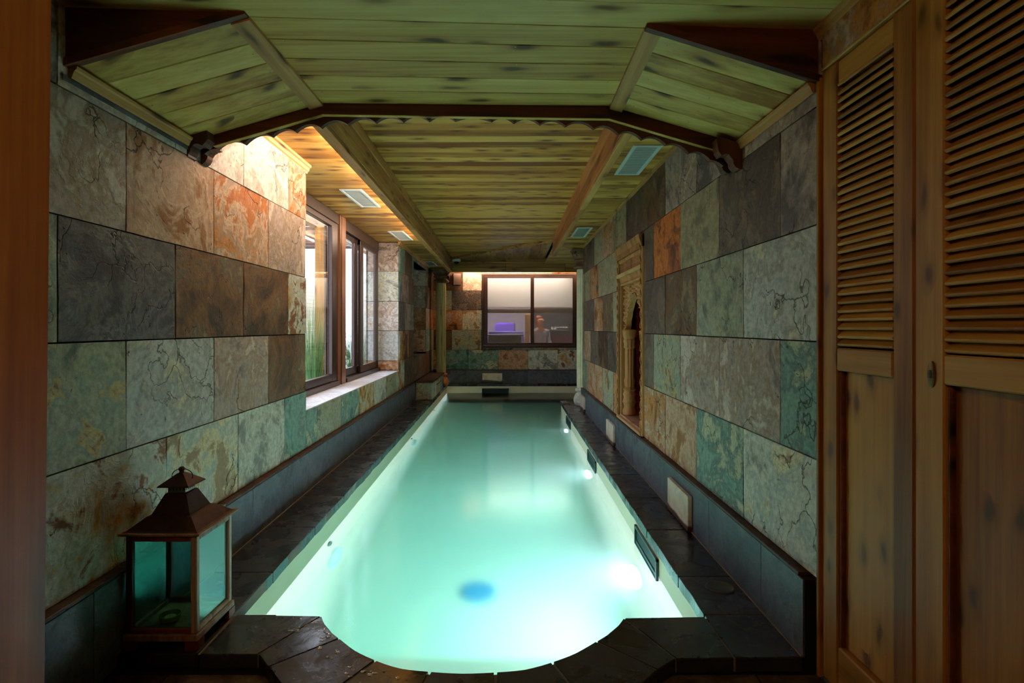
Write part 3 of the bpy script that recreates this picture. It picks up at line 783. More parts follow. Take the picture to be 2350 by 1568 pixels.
# far fascia beam
fa = thing('fascia_beam', 'wide pine fascia beam across the far end above the frosted window', 'beam')
fm2 = wood('fascia_pine', [(196,160,94),(166,124,62),(120,80,36)], 'X', .7, .45, (2, 9))
for x0, x1 in ((BLx(10.4)+.06, -.12), (-.115, .98), (.985, 2.45)):
    MB().bbox(x0, x1, 10.46, 10.485, 2.262, 2.445, .003).build('upper_board', fm2, fa)
    MB().bbox(x0, x1, 10.45, 10.48, 2.175, 2.258, .003).build('lower_board', fm2, fa)
MB().box(BLx(10.4), 2.45, 10.485, 10.52, 2.20, 2.44).build('core', M['backing'], fa)
MB().bbox(-1.5, 2.45, 11.32, 11.345, 2.262, 2.35, .003).build('added_light_shield', fm2, fa)  # unseen board added to keep the far light strip from mirroring in the water
# long beams
lb = thing('ceiling_beam', 'long boxed pine beam with warm light strip, on the window side', 'beam', group='long ceiling beams')
def bm(fn, x0, x1, z0, z1, ya, yb2, name, mat, par, nseg=1):
    MB(lambda x, y, z: (fn(y)+x, y, z)).bbox(x0, x1, ya, yb2, z0, z1, .003).build(name, mat, par)
for ya, yb2 in ((2.74, 5.9), (5.903, 9.0), (9.003, 10.44)):
    bm(BLx, 0, .067, 2.172, 2.200, ya, yb2, 'bottom_board', M['pine_y'], lb)
    bm(BLx, 0, .02, 2.203, 2.30, ya, yb2, 'side_board', M['pine_y'], lb)
for i in range(3):
    for ya, yb2 in ((2.74, 4.7+i*.4), (4.703+i*.4, 7.6-i*.5), (7.603-i*.5, 10.44)):
        bm(BLx, .048, .068-.003*(i % 2), 2.203+i*.079, 2.280+i*.079, ya, yb2, 'side_board', M['pine_y'], lb)
bm(BLx, .02, .048, 2.2, 2.45, 2.74, 10.44, 'core', M['backing'], lb)
rb_ = thing('ceiling_beam', 'long pine beam beside the ceiling vents, on the louvred door side', 'beam', group='long ceiling beams')
for ya, yb2 in ((2.74, 4.9), (4.903, 8.10)):
    bm(BRx, 0, .048, 2.172, 2.198, ya, yb2, 'bottom_board', M['pine_y'], rb_)
    for i in range(2):
        bm(BRx, -.002+.004*i, .018, 2.201+i*.12, 2.319+i*.12, ya, yb2, 'side_board', wood('reddish_beam_side_%d_%d' % (i, int(ya)), [(214,150,96),(186,116,68),(140,80,42)], 'Y', .6, .45, (1.5, 10)), rb_)
    bm(BRx, .03, .048, 2.201, 2.33, ya, yb2, 'side_board', M['pine_y'], rb_)
# crowns
def crown(name, fn, ya, yb2, zt, mat=None, s=1.0, side_fn=None):
    o = struct(name); mat = mat or M['pine_y']
    prof = [(0, -.060*s), (.006, -.062*s), (.010, -.050*s), (.018*s, -.044*s), (.026*s, -.024*s), (.036*s, -.016*s), (.040*s, -.004*s), (.040*s, 0), (0, 0)]
    b = MB(); n_ = len(prof)
    V = [fn(y, d, zt+z) for y in (ya, yb2) for d, z in prof]
    F = [tuple(range(n_)), tuple(range(n_, 2*n_))]+[(i, (i+1) % n_, n_+(i+1) % n_, n_+i) for i in range(n_)]
    b.add(V, F); b.build('moulding', mat, o); return o
crown('trim_2', LW, 2.70, 4.09, ZS, s=.95); crown('trim_3', LW, 7.72, 10.9, ZS, s=.95)
crown('trim_4', RW, 2.70, 8.2, ZS, s=.6)
# crown along the sloping sides of the canopy
crown('trim_5', lambda y, d, z: LW(y, d+.012, z), 1.83, 2.56, 2.004, s=.62)
crown('trim_6', lambda y, d, z: RW(y, d+.012, z), 1.97, 2.62, 2.012, s=.62)
crown('trim_7', lambda y, d, z: RW(y, d+.0, z), -.4, 1.965, ZL, s=.7)
MB(lambda y, d, z: LW(y, d, z)).box(1.8, 2.56, .011, .015, 1.950, 1.966).build('dark_strip', M['skirt'], wl)  # thin dark slate strip below the canopy crown

# ---------------- arch across the canopy
AY = lambda x: .024+.0275*x
arch = thing('arch_beam', 'dark red-brown arch beam with scalloped lower board across the ceiling', 'beam')
def arcfn(x, y, z): return (x, y+AY(x), z)
hi = [(-1.44, 2.02), (-.87, 2.187), (.44, 2.187), (1.055, 2.030)]
lo = [(-1.363, 1.988), (-.87, 2.137), (.452, 2.131), (.956, 1.988)]
b = MB(arcfn)
segs = [(0, 1), (1, 2), (2, 3)]
for i, j in segs:
    q = MB(arcfn); q.strip([lo[i], lo[j]], [hi[i], hi[j]], 2.600, 2.620); q.build('beam_section', M['redwood'], arch)
    q = MB(arcfn); q.strip([(lo[i][0], lo[i][1]-.003), (lo[j][0], lo[j][1]-.003)], [lo[i], lo[j]], 2.597, 2.622); q.build('edge_strip', M['pine'], arch)  # beam underside: pool light on it put into the colour as pale pine
MB(arcfn).strip([(-1.47, 2.05), (-.87, 2.20), (.45, 2.20), (1.07, 2.05)], [(-1.47, 2.46), (-.87, 2.46), (.45, 2.46), (1.07, 2.46)], 2.70, 2.735).build('back_panel', M['redwood'], arch)
K = 2.652/1300
cus = [(480,360),(507,348),(569,336),(630,318),(683,307),(740,297),(801,289.5),(864,284),(925,281),(985,279),(1044,277.5),(1083,268),(1128,277.5),(1179,281),(1239,284.5),(1298,288),(1363,293),(1420,305),(1475,317),(1531,329),(1584,348),(1634,364),(1664,378)]
P = [((x-1175)*K, H+(751-y)*K) for x, y in cus]
lowp = []
for i in range(len(P)-1):
    p, q = P[i], P[i+1]; n_ = 8
    near_c = i in (10, 11)
    for k in range(n_):
        t_ = k/n_
        x = p[0]+(q[0]-p[0])*t_; z = p[1]+(q[1]-p[1])*t_
        L_ = abs(q[0]-p[0])
        h_ = L_*.20*(1-(2*t_-1)**2)
        if i == 0 or i == len(P)-2: h_ *= .6
        if near_c: h_ = -.0035*sin(pi*t_) - .008*(1-t_ if i == 11 else t_)*0 + .006*sin(pi*t_)
        lowp.append((x, z+h_))
lowp.append(P[-1])
def hz(x):
    pts = [(-1.44, 2.03), (-.87, 2.17), (.44, 2.17), (1.06, 2.03)]
    for p, q in zip(pts, pts[1:]):
        if p[0] <= x <= q[0]: return p[1]+(q[1]-p[1])*(x-p[0])/(q[0]-p[0])
    return 2.03
MB(arcfn).strip(lowp, [(x, max(hz(x)+.02, z+.03)) for x, z in lowp], 2.624, 2.652).build('scalloped_board', wood('scallop_wood', [(110,62,34),(84,44,24),(50,28,18)], 'X', .4, .5), arch)
# corbels at both ends
def corb(pts, y0_, y1_, name, kk):
    pl = [((x-1175)*kk, H+(751-y)*kk) for x, y in pts]
    q = MB(arcfn); q.prism(pl, y0_, y1_, 'y'); q.build(name, M['corbel'], arch)
M['corbel'] = wood('corbel_wood', [(112,66,38),(88,48,26),(48,26,18)], 'Z', .5, .5)
kk = 2.59/1300
corb([(431,322),(492,303),(495,330),(490,338),(483,345),(477,342),(468,341),(461,345),(457,352),(455,360),(452,364),(452,369),(447,374),(441,377),(434,376),(431,366)], 2.535, 2.60, 'corbel', kk)
corb([(1644,318),(1650,314),(1705,332),(1712,345),(1710,372),(1705,388),(1696,388),(1688,384),(1683,377),(1682,368),(1677,362),(1672,355),(1664,353),(1655,357),(1648,346)], 2.535, 2.60, 'corbel', kk)
k2 = 2.67/1300
corb([(455,340),(505,335),(507,347),(498,349),(490,354),(485,362),(484,368),(480,376),(472,382),(463,381),(458,374),(462,364),(468,352)], 2.653, 2.70, 'corbel_back', k2)
corb([(1630,345),(1680,350),(1690,366),(1687,384),(1682,392),(1674,392),(1666,386),(1662,376),(1656,366),(1648,360),(1636,362)], 2.653, 2.70, 'corbel_back', k2)
# pale chipped block and dark dome lamp on the wall behind the right corbel
t = thing('wall_dome', 'dark teal half dome fixed on the slate wall behind the arch', 'dome', (1.035, 3.10, 2.16))
MB().lathe([(.0, -.055), (.02, -.052), (.035, -.04), (.045, -.02), (.048, 0), (.045, .012), (0, .012)], 0, 0, 28).build('dome_shell', plain('teal_dome', (48, 80, 84), .35), t, True)
# nails
def nails(pts, name='nails'):
    b = MB()
    for x, y, z in pts: b.lathe([(.0022, z), (.0018, z-.0012), (0, z-.0014)], x, y, 6)
    return b
npts = []
for k in range(5):
    for x in (-.82, -.4, .02, .41):
        npts.append((x+random.uniform(-.01, .01), ycan(x, (k+.1)/5), ZL))
for k in range(5):
    for x in (-1.40, -1.15, -.95):
        npts.append((x, ycan(x, (k+.45)/5), 2.005+(x+1.46)*sl))
    for x in (.55, .8, 1.02):
        npts.append((x, ycan(x, (k+.45)/5), ZL-(x-XR)*sr))
nl = nails(npts).build('nail_heads', M['screw'], ceil); nl['kind'] = 'stuff'

# ---------------- ceiling vents
def vent(loc, label, sx=.19, sy=.70):
    t = thing('ceiling_vent', label, 'vent', loc, 'white air vents in the ceiling strips')
    b = MB(); w_ = .026
    b.bbox(-sx/2, sx/2, 0, w_, -.008, .002).bbox(-sx/2, sx/2, sy-w_, sy, -.008, .002).bbox(-sx/2, -sx/2+w_, w_, sy-w_, -.008, .002).bbox(sx/2-w_, sx/2, w_, sy-w_, -.008, .002)
    b.build('vent_frame', M['vent'], t)
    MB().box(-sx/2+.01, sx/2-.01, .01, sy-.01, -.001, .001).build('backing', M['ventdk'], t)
    b = MB(); yy = w_+.008
    while yy < sy-w_-.01:
        b.add([(x, yy+dy, z) for x in (-sx/2+w_, sx/2-w_) for dy, z in ((0, -.0065), (.0205, -.0045), (.0205, -.0035), (0, -.0055))], [(0,1,2,3),(4,5,6,7),(0,1,5,4),(1,2,6,5),(2,3,7,6),(3,0,4,7)])
        yy += .0235
    o = b.build('louvre_blades', M['vent'], t); o['kind'] = 'stuff'
    return t
v0 = vent((.872, 3.616, ZS), 'white air vent nearest the arch, beside the door-side beam')
for loc, lbl in (((.85, 6.61, ZS), 'small white air vent beyond the carved niche near the far column'),
                 ((-1.365, 4.78, ZS), 'white air vent nearest the arch, over the window bay'),
                 ((-1.415, 6.87, ZS), 'white air vent over the far half of the window bay'),
                 ((-1.50, 10.05, ZS), 'farthest white air vent, above the column by the slate box')):
    dup(v0, loc, lbl)

# ---------------- LED strips
def led(name, pts, wd, mat, label, nrm):
    t = thing(name, label, 'light strip')
    b = MB(); (x0, y0, z0), (x1, y1, z1) = pts
    if nrm == 'x': b.add([(x0, y0, z0-wd/2), (x1, y1, z1-wd/2), (x1, y1, z1+wd/2), (x0, y0, z0+wd/2), (x0+.004, y0, z0-wd/2), (x1+.004, y1, z1-wd/2), (x1+.004, y1, z1+wd/2), (x0+.004, y0, z0+wd/2)], [(0,1,2,3),(4,5,6,7),(0,1,5,4),(1,2,6,5),(2,3,7,6),(3,0,4,7)])
    else: b.box(x0, x1, y0-.002, y1+.002, z0-wd/2, z0+wd/2)
    b.build('strip', mat, t); return t
WARM = (1.0, .80, .60)
led('light_strip', ((BLx(2.75)-.005, 2.78, 2.285), (BLx(7.4)-.005, 7.42, 2.285)), .022, emit('warm_led', WARM, 115), 'warm light strip hidden on the window-side beam', 'x')
led('light_strip', ((-1.2, 11.40, 2.325), (2.3, 11.40, 2.325)), .02, emit('warm_led_far', (1, .72, .50), 110), 'warm light strip hidden behind the far fascia beam', 'y')

# ---------------- window bay, frames and panes
def WP(y, d=0, z=0): return (-1.675-.019*y+d, y, z)
MB().add([LW(4.06, .006, .545), LW(7.77, .006, .545), LW(7.77, .006, .565), LW(4.06, .006, .565), WP(4.06, -.12, .545), WP(7.77, -.12, .545), WP(7.77, -.12, .565), WP(4.06, -.12, .565)],
         [(0,1,2,3),(4,5,6,7),(0,1,5,4),(1,2,6,5),(2,3,7,6),(3,0,4,7)]).build('window_sill', M['sill'], wl)
w1 = struct('window_1')
def wbar(y0, y1, z0, z1, d0, d1, name, mat, par): return MB(WP).bbox(y0, y1, d0, d1, z0, z1, .004).build(name, mat, par)
ZT = 2.262
wbar(4.06, 5.86, ZT-.045, ZT+.06, -.08, .0, 'head_rail', M['frame'], w1); wbar(4.06, 5.80, .565, .615, -.08, .02, 'bottom_rail', M['frame'], w1)
sa = wbar(4.10, 5.82, .618, .69, -.055, -.008, 'sash_rail', M['frame'], w1)
wbar(4.10, 5.82, 2.165, 2.217, -.055, -.008, 'sash_rail', M['frame'], w1)
wbar(4.06, 4.16, .615, 2.217, -.055, -.008, 'sash_stile', M['frame'], w1)
wbar(5.64, 5.83, .615, 2.217, -.055, -.006, 'sash_stile', M['frame'], w1)
wbar(5.60, 5.64, .69, 2.165, -.075, -.055, 'outer_stile', M['frame'], w1)
MB(WP).box(4.16, 5.64, -.035, -.031, .69, 2.165).build('window_pane', M['glass'], w1)
wbar(5.86, 6.06, .565, ZT+.06, -.10, .014, 'copper_post', M['copper'], w1)
wbar(5.87, 5.90, .565, ZT+.06, .0145, .020, 'post_bead', M['frame'], w1)
w2 = struct('window_2')
wbar(6.09, 7.77, 2.20, ZT+.06, -.08, .0, 'head_rail', M['frame'], w2); wbar(6.09, 7.77, .565, .612, -.08, .02, 'bottom_rail', M['frame'], w2)
wbar(6.09, 6.92, .615, .70, -.075, -.040, 'sash_rail', M['frame'], w2); wbar(6.09, 6.92, 2.14, 2.2, -.075, -.040, 'sash_rail', M['frame'], w2)
wbar(6.09, 6.13, .70, 2.2, -.075, -.040, 'sash_stile', M['frame'], w2); wbar(6.62, 6.78, .70, 2.2, -.075, -.040, 'sash_stile', M['frame'], w2)
wbar(6.76, 7.72, .615, .70, -.036, -.004, 'sash_rail', M['frame'], w2); wbar(6.76, 7.72, 2.14, 2.2, -.036, -.004, 'sash_rail', M['frame'], w2)
wbar(6.76, 6.90, .70, 2.2, -.036, -.004, 'sash_stile', M['frame'], w2); wbar(7.58, 7.74, .615, 2.2, -.036, -.004, 'sash_stile', M['frame'], w2)
MB(WP).box(6.13, 6.62, -.06, -.056, .70, 2.14).build('window_pane', M['glass'], w2)
MB(WP).box(6.90, 7.58, -.022, -.018, .70, 2.14).build('window_pane', M['glass'], w2)
# ---- outside
out = struct('ground', 'pale gravel ground outside the window')
MB().box(-9, -1.98, 2.0, 16, -.25, -.2).build('gravel_bed', plain('pale_gravel', (176,168,150), .9, 0, .4, 40), out)
for y, lbl in ((7.95, 'stout orange-brown timber post outside the near window pane'), (11.4, 'timber post outside seen through the sliding panes')):
    t = thing('timber_post', lbl, 'post', (-2.62, y, -.2), 'timber posts outside the windows')
    MB().bbox(-.11, .11, -.11, .11, 0, 2.75, .008).build('shaft', M['pine_z'], t)
    MB().bbox(-.13, .13, -.13, .13, 0, .06, .006).build('foot', M['frame'], t)
ho = thing('garden_wall', 'pale louvred garden wall far outside the windows', 'wall', (-5.2, 7, -.2))
wm = plain('pale_cladding', (170, 158, 138), .8)
for k in range(24):
    z = .1+k*.098
    b = MB(); b.bbox(0, .03, -5, 9, z, z+.0965, .003); b.build('cladding_board', wm, ho)
for k in range(6):
    MB().bbox(.03, .09, -4+k*2.4, -3.88+k*2.4, .05, 2.45, .004).build('cladding_post', plain('dark_cladding_post', (90, 70, 52), .6), ho)
pg = thing('pergola_roof', 'slatted white and brown pergola roof outside the window', 'pergola', (-3.9, 9.0, 2.7))
for k in range(16):
    MB().bbox(-1.3, 1.15, -4.2+k*.42, -4.12+k*.42, 0, .06, .004).build('pergola_slat', M['frame'], pg)
MB().bbox(1.10, 1.20, -4.5, 3.0, -.15, .0, .006).build('pergola_beam', M['pine_y'], pg)
gm = NT('grass_green'); gco = gm.coord(); gm.L(gm.ramp(gm.noise(gco, 5), [(.3, lin((60, 110, 60))), (.7, lin((130, 170, 100)))]), gm.b.inputs['Base Color']); gm.b.inputs['Roughness'].default_value = .5
gs = gm.m
def grass(loc, n_, hh, sp, label, lean=0):
    b = MB()
    for i in range(n_):
        a = random.uniform(0, 2*pi); r = random.uniform(0, .09); x, y = r*cos(a), r*sin(a)
        h_ = hh*random.uniform(.6, 1.05); dx, dy = cos(a)*sp*random.uniform(.2, 1), sin(a)*sp*random.uniform(.2, 1)+lean*random.uniform(.3, 1)
        w_ = .0035; px, py = -sin(a)*w_, cos(a)*w_
        V = []
        for k in range(5):
            t_ = k/4; cx, cyy, cz = x+dx*t_**1.8, y+dy*t_**1.8, h_*t_*(1-.12*t_*t_)
            ww = (1-t_)*.9+.1; V += [(cx-px*ww, cyy-py*ww, cz), (cx+px*ww, cyy+py*ww, cz)]
        b.add(V, [(2*k, 2*k+1, 2*k+3, 2*k+2) for k in range(4)])
    o = b.build('ornamental_grass', gs, None, loc=loc, kind='thing', label=label, category='grass', group='clumps of tall grass outside'); return o
grass((-2.38, 6.75, -.2), 520, 1.95, .36, 'tall green grass clump outside the near pane, closest to the wall', .1)
grass((-2.75, 7.15, -.2), 380, 1.40, .32, 'tall green grass clump beside the outdoor timber post')
grass((-2.40, 8.55, -.2), 420, 1.85, .38, 'tall feathery grass clump outside the sliding pane', .15)
grass((-2.70, 10.1, -.2), 360, 1.4, .3, 'farthest grass clump outside the sliding panes')

# ---------------- far frosted window and the lounge behind it
w3 = struct('window_3')
def fbar(x0, x1, z0, z1, d0, d1, name, mat=None): MB(FW).bbox(x0, x1, d0, d1, z0, z1, .004).build(name, mat or M['frame'], w3)
x0, x1, z0, z1 = FWIN
fbar(x0, x1, z1-.035, z1, -.06, .02, 'head_rail'); fbar(x0, x1, z0, z0+.05, -.06, .02, 'bottom_rail')
fbar(x0, x0+.045, z0+.05, z1-.035, -.06, .02, 'side_rail'); fbar(x1-.045, x1, z0+.05, z1-.035, -.06, .02, 'side_rail')
fbar(-.58, .40, z1-.085, z1-.038, -.05, .008, 'sash_rail'); fbar(-.58, .40, z0+.052, z0+.10, -.05, .008, 'sash_rail')
fbar(-.58, -.505, z0+.10, z1-.085, -.05, .008, 'sash_stile'); fbar(.385, .455, z0+.052, z1-.038, -.05, .014, 'sash_stile')
fbar(.455, 1.285, z1-.085, z1-.038, -.055, -.004, 'sash_rail'); fbar(.455, 1.285, z0+.052, z0+.10, -.055, -.004, 'sash_rail')
fbar(1.255, 1.30, z0+.10, z1-.085, -.055, .0, 'sash_stile')
MB(FW).box(-.505, .385, -.03, -.026, z0+.10, z1-.085).build('frosted_pane', M['frost'], w3)
MB(FW).box(.455, 1.255, -.03, -.026, z0+.10, z1-.085).build('frosted_pane', M['frost'], w3)
fbar(-.62, 1.32, 1.455, 1.53, -.135, -.085, 'transom_bar', plain('dark_transom', (58, 44, 34), .5))
lr = struct('wall_lounge')
MB().box(-3.2, 3.6, 17.2, 17.3, -.2, 2.7).box(-3.3, -3.2, 11.9, 17.3, -.2, 2.7).box(3.6, 3.7, 11.9, 17.3, -.2, 2.7).build('lounge_walls', plain('lounge_paint', (226, 218, 206), .8), lr)
MB().box(-3.3, 3.7, 11.9, 17.3, 2.6, 2.7).build('lounge_ceiling', M['mullcloth'], lr)
MB().box(-3.3, 3.7, 11.9, 17.3, -.40, -.30).build('lounge_floor', plain('lounge_floor', (120, 96, 104), .5), lr)
MB().box(-3.3, -1.85, 11.75, 11.9, -.2, 2.7).box(2.55, 3.7, 11.75, 11.9, -.2, 2.7).box(-3.3, 3.7, 11.86, 11.9, 2.3, 2.7).box(-3.3, 3.7, 11.86, 11.9, -.25, .7).build('lounge_walls', M['mullcloth'], lr)
# hanging white screen: the pale upper half seen through the frost
t = thing('hanging_screen', 'pale screen hanging behind the upper half of the frosted window', 'screen', (.35, 13.1, 1.62))
MB().bbox(-1.5, 1.6, 0, .02, 0, .98, .004).build('cloth', plain('screen_cloth', (236, 230, 222), .8), t)
t = thing('partition', 'dark grey low partition behind the bar counter', 'partition', (.50, 15.7, -.30))
MB().bbox(0, 2.9, 0, .06, 0, 1.95, .006).build('partition_panel', plain('slate_grey_panel', (66, 66, 66), .8), t)
MB().bbox(0, 2.9, -.01, .07, 1.955, 1.99, .006).build('partition_cap', M['frame'], t)
# lounge furniture, far behind the frost
MB().box(-3.2, .28, 12.3, 17.2, -.30, .30).build('lounge_platform', plain('platform_carpet', (84, 70, 84), .8), lr)
t = thing('round_table', 'round table under a violet cloth behind the frosted window', 'table', (-.15, 14.3, .30))
MB().lathe([(.42, .72), (.44, .735), (.44, .75), (0, .755)], 0, 0, 32).build('table_top', plain('violet_cloth', (150, 150, 235), .6), t, True)
MB().lathe([(.50, .42), (.46, .55), (.44, .72), (.42, .74)], 0, 0, 32).build('cloth_skirt', plain('violet_skirt', (96, 84, 130), .7), t, True)
MB().lathe([(.26, 0), (.25, .02), (.04, .05), (.04, .72)], 0, 0, 20).build('table_foot', M['black'], t, True)
def chair(loc, rz, label, col):
    t = thing('tub_chair', label, 'chair', loc, 'violet tub chairs in the lounge', rz)
    m = plain('upholstery_'+label[:5].strip(), col, .8)
    MB().bbox(-.26, .26, -.25, .25, .30, .45, .04).build('seat', m, t, True)
    MB().bbox(-.27, .27, .20, .29, .42, .98, .04).build('backrest', m, t, True)
    for sx in (-.22, .22):
        for sy in (-.2, .2): MB().bbox(sx-.02, sx+.02, sy-.02, sy+.02, 0, .31, .004).build('leg', M['pine_z'], t)
    return t
chair((-.95, 14.6, .30), pi/2, 'violet chair beyond the frosted window by the pale wall end', (150, 110, 180))
chair((-.2, 15.5, .30), 0, 'violet chair behind the violet table', (130, 100, 190))
chair((.28-.55, 16.3, .30), -pi/3, 'grey-violet chair between table and stone pillar', (110, 96, 120))
t = thing('low_table', 'dark low table in the foreground behind the frosted window', 'table', (-.15, 12.95, .30))
MB().bbox(-.38, .36, -.25, .3, .0, .66, .02).build('table_body', plain('dark_table_wood', (22, 18, 20), .6), t)
MB().bbox(-.42, .40, -.28, .33, .66, .69, .008).build('table_top', plain('dark_table_top', (34, 26, 30), .4), t)
# stone pillar made of blocks
t = thing('stone_pillar', 'pinkish stone block pillar beside the middle bar of the frosted window', 'pillar', (.37, 12.6, -.30))
pm = slate('pillar_stone', [(190,150,120),(214,176,146),(226,196,170),(170,120,96)], .7, .2, 3)
for k in range(11):
    s_ = random.uniform(.95, 1.05); MB().bbox(-.085*s_, .075*s_, -.08, .08, k*.16, k*.16+.152, .01).build('stone', pm, t)
# bar counter with cups
t = thing('bar_counter', 'dark bar counter with plum front running away behind the frosted window', 'counter', (1.16, 13.3, -.30), rz=-.32)
MB().bbox(-.25, .30, -.6, 1.6, 0, 1.32, .01).build('counter_body', plain('plum_panel', (120, 54, 74), .5), t)
MB().bbox(-.30, .34, -.65, 1.65, 1.32, 1.40, .01).build('counter_top', plain('dark_counter', (58, 52, 58), .4), t)
MB().box(.0, .08, -.5, 1.5, 1.402, 1.44).build('cup_rail', plain('rail_grey', (120, 114, 116), .5), t)
c0 = None
for k in range(6):
    yy = -.25+k*.28; cr_, sr_ = cos(-.32), sin(-.32); xx = -.14
    loc = (1.16+xx*cr_-yy*sr_, 13.3+xx*sr_+yy*cr_, 1.102)
    lbl = 'small white cup, %s in the row on the plum bar counter' % ['nearest', 'second', 'third', 'fourth', 'fifth', 'farthest'][k]
    if c0 is None:
        c0 = thing('cup', lbl, 'cup', loc, 'white cups on the bar counter')
        MB().lathe([(.022, 0), (.036, .02), (.04, .07), (.036, .07), (.032, .022), (0, .012)], 0, 0, 18).build('bowl', M['mullcloth'], c0, True)
        MB().lathe([(.03, -.001), (.06, .006), (.062, .008), (.03, .003), (0, .003)], 0, 0, 20).build('saucer', M['mullcloth'], c0, True)
    else: dup(c0, loc, lbl)

# a person in the lounge: one skinned body, clothes as children
def skin_body(name, joints, edges, mat, parent, lv=2):
    me = bpy.data.meshes.new(name); me.from_pydata([j[0] for j in joints], edges, []); o = bpy.data.objects.new(name, me); COL.objects.link(o)
    if parent: o.parent = parent
    md = o.modifiers.new('skin', 'SKIN'); md.use_smooth_shade = True
    for i, j in enumerate(joints): me.skin_vertices[0].data[i].radius = (j[1], j[2] if len(j) > 2 else j[1])
    me.skin_vertices[0].data[0].use_root = True
    s2 = o.modifiers.new('sub', 'SUBSURF'); s2.levels = s2.render_levels = lv
    me.materials.append(mat); return o
pe = thing('person', 'person in grey hooded top with auburn hair standing at the counter beyond the frost', 'person', (.62, 12.62, -.30), rz=.5)
skinm = plain('skin', (214, 150, 120), .5); cloth = plain('grey_top', (176, 176, 200), .8); trou = plain('dark_trousers', (40, 38, 46), .8); hairm = plain('auburn_hair', (150, 78, 50), .6)
J = [((0,0,.86),.13,.11), ((0,0,1.05),.12,.09), ((0,0,1.25),.15,.10), ((0,0,1.37),.13,.09), ((0,0,1.45),.055,.055), ((0,-.02,1.50),.06,.065), ((0,-.03,1.57),.085,.10), ((0,-.03,1.66),.075,.095),
     ((-.17,0,1.36),.055,.055), ((-.23,-.02,1.10),.045,.045), ((-.17,-.24,1.02),.035,.035), ((-.15,-.31,1.02),.03,.022), ((.17,0,1.36),.055,.055), ((.23,-.02,1.10),.045,.045), ((.17,-.24,1.04),.035,.035), ((.15,-.31,1.04),.03,.022),
     ((-.09,0,.80),.09,.09), ((-.10,-.01,.48),.06,.06), ((-.10,0,.09),.04,.04), ((-.10,-.12,.03),.04,.025), ((.09,0,.80),.09,.09), ((.10,-.01,.48),.06,.06), ((.10,0,.09),.04,.04), ((.10,-.12,.03),.04,.025)]
E = [(0,1),(1,2),(2,3),(3,4),(4,5),(5,6),(6,7),(3,8),(8,9),(9,10),(10,11),(3,12),(12,13),(13,14),(14,15),(0,16),(16,17),(17,18),(18,19),(0,20),(20,21),(21,22),(22,23)]
# fingers, four and a thumb on each hand
for hand, sx in ((11, -1), (15, 1)):
    hx, hy, hz_ = J[hand][0]
    for f in range(4):
        a = len(J); ox = (f-1.5)*.019
        ln = [.036, .042, .04, .032][f]
        J += [((hx+ox, hy-.035, hz_), .009, .009), ((hx+ox*1.1, hy-.035-ln*.6, hz_-.008), .008, .008), ((hx+ox*1.1, hy-.035-ln, hz_-.024), .007, .007)]
        E += [(hand, a), (a, a+1), (a+1, a+2)]
    a = len(J); J += [((hx-sx*.035, hy-.005, hz_-.004), .010, .010), ((hx-sx*.045, hy-.035, hz_-.014), .008, .008)]; E += [(hand, a), (a, a+1)]
body = skin_body('body', J, E, skinm, pe)
# face
MB().lathe([(.0,-.004),(.010,0),(.012,.012),(.006,.034),(0,.036)], 0, -.132, 10).build('nose', skinm, pe, True, loc=(0, 0, 1.565))
for sx in (-.032, .032):
    MB().lathe([(0,-.008),(.008,-.004),(.010,0),(.008,.004),(0,.008)], sx, -.122, 10).build('eye', M['black'], pe, True, loc=(0, 0, 1.60))
    MB().lathe([(0,-.03),(.012,-.02),(.014,0),(.012,.02),(0,.03)], sx*2.7, -.02, 10).build('ear', skinm, pe, True, loc=(0, 0, 1.59))
MB().bbox(-.022, .022, -.130, -.118, 1.535, 1.543, .003).build('mouth', plain('lips', (170, 80, 76), .5), pe)
skin_body('hooded_top', [((0,0,.84),.155,.13), ((0,0,1.05),.145,.115), ((0,0,1.25),.17,.125), ((0,.0,1.37),.15,.115), ((0,.02,1.43),.085,.09), ((-.18,0,1.36),.07,.07), ((-.235,-.02,1.10),.06,.06), ((-.18,-.22,1.03),.048,.048), ((.18,0,1.36),.07,.07), ((.235,-.02,1.10),.06,.06), ((.18,-.22,1.04),.048,.048)],
          [(0,1),(1,2),(2,3),(3,4),(3,5),(5,6),(6,7),(3,8),(8,9),(9,10)], cloth, pe)
skin_body('trousers', [((0,0,.86),.145,.12), ((-.09,0,.78),.105,.10), ((-.10,-.01,.48),.075,.075), ((-.10,0,.10),.055,.055), ((.09,0,.78),.105,.10), ((.10,-.01,.48),.075,.075), ((.10,0,.10),.055,.055)],
          [(0,1),(1,2),(2,3),(0,4),(4,5),(5,6)], trou, pe)
skin_body('hair', [((0,-.0,1.71),.075,.085), ((0,.045,1.65),.095,.08), ((0,.06,1.56),.09,.06), ((0,.06,1.46),.06,.04)], [(0,1),(1,2),(2,3)], hairm, pe)

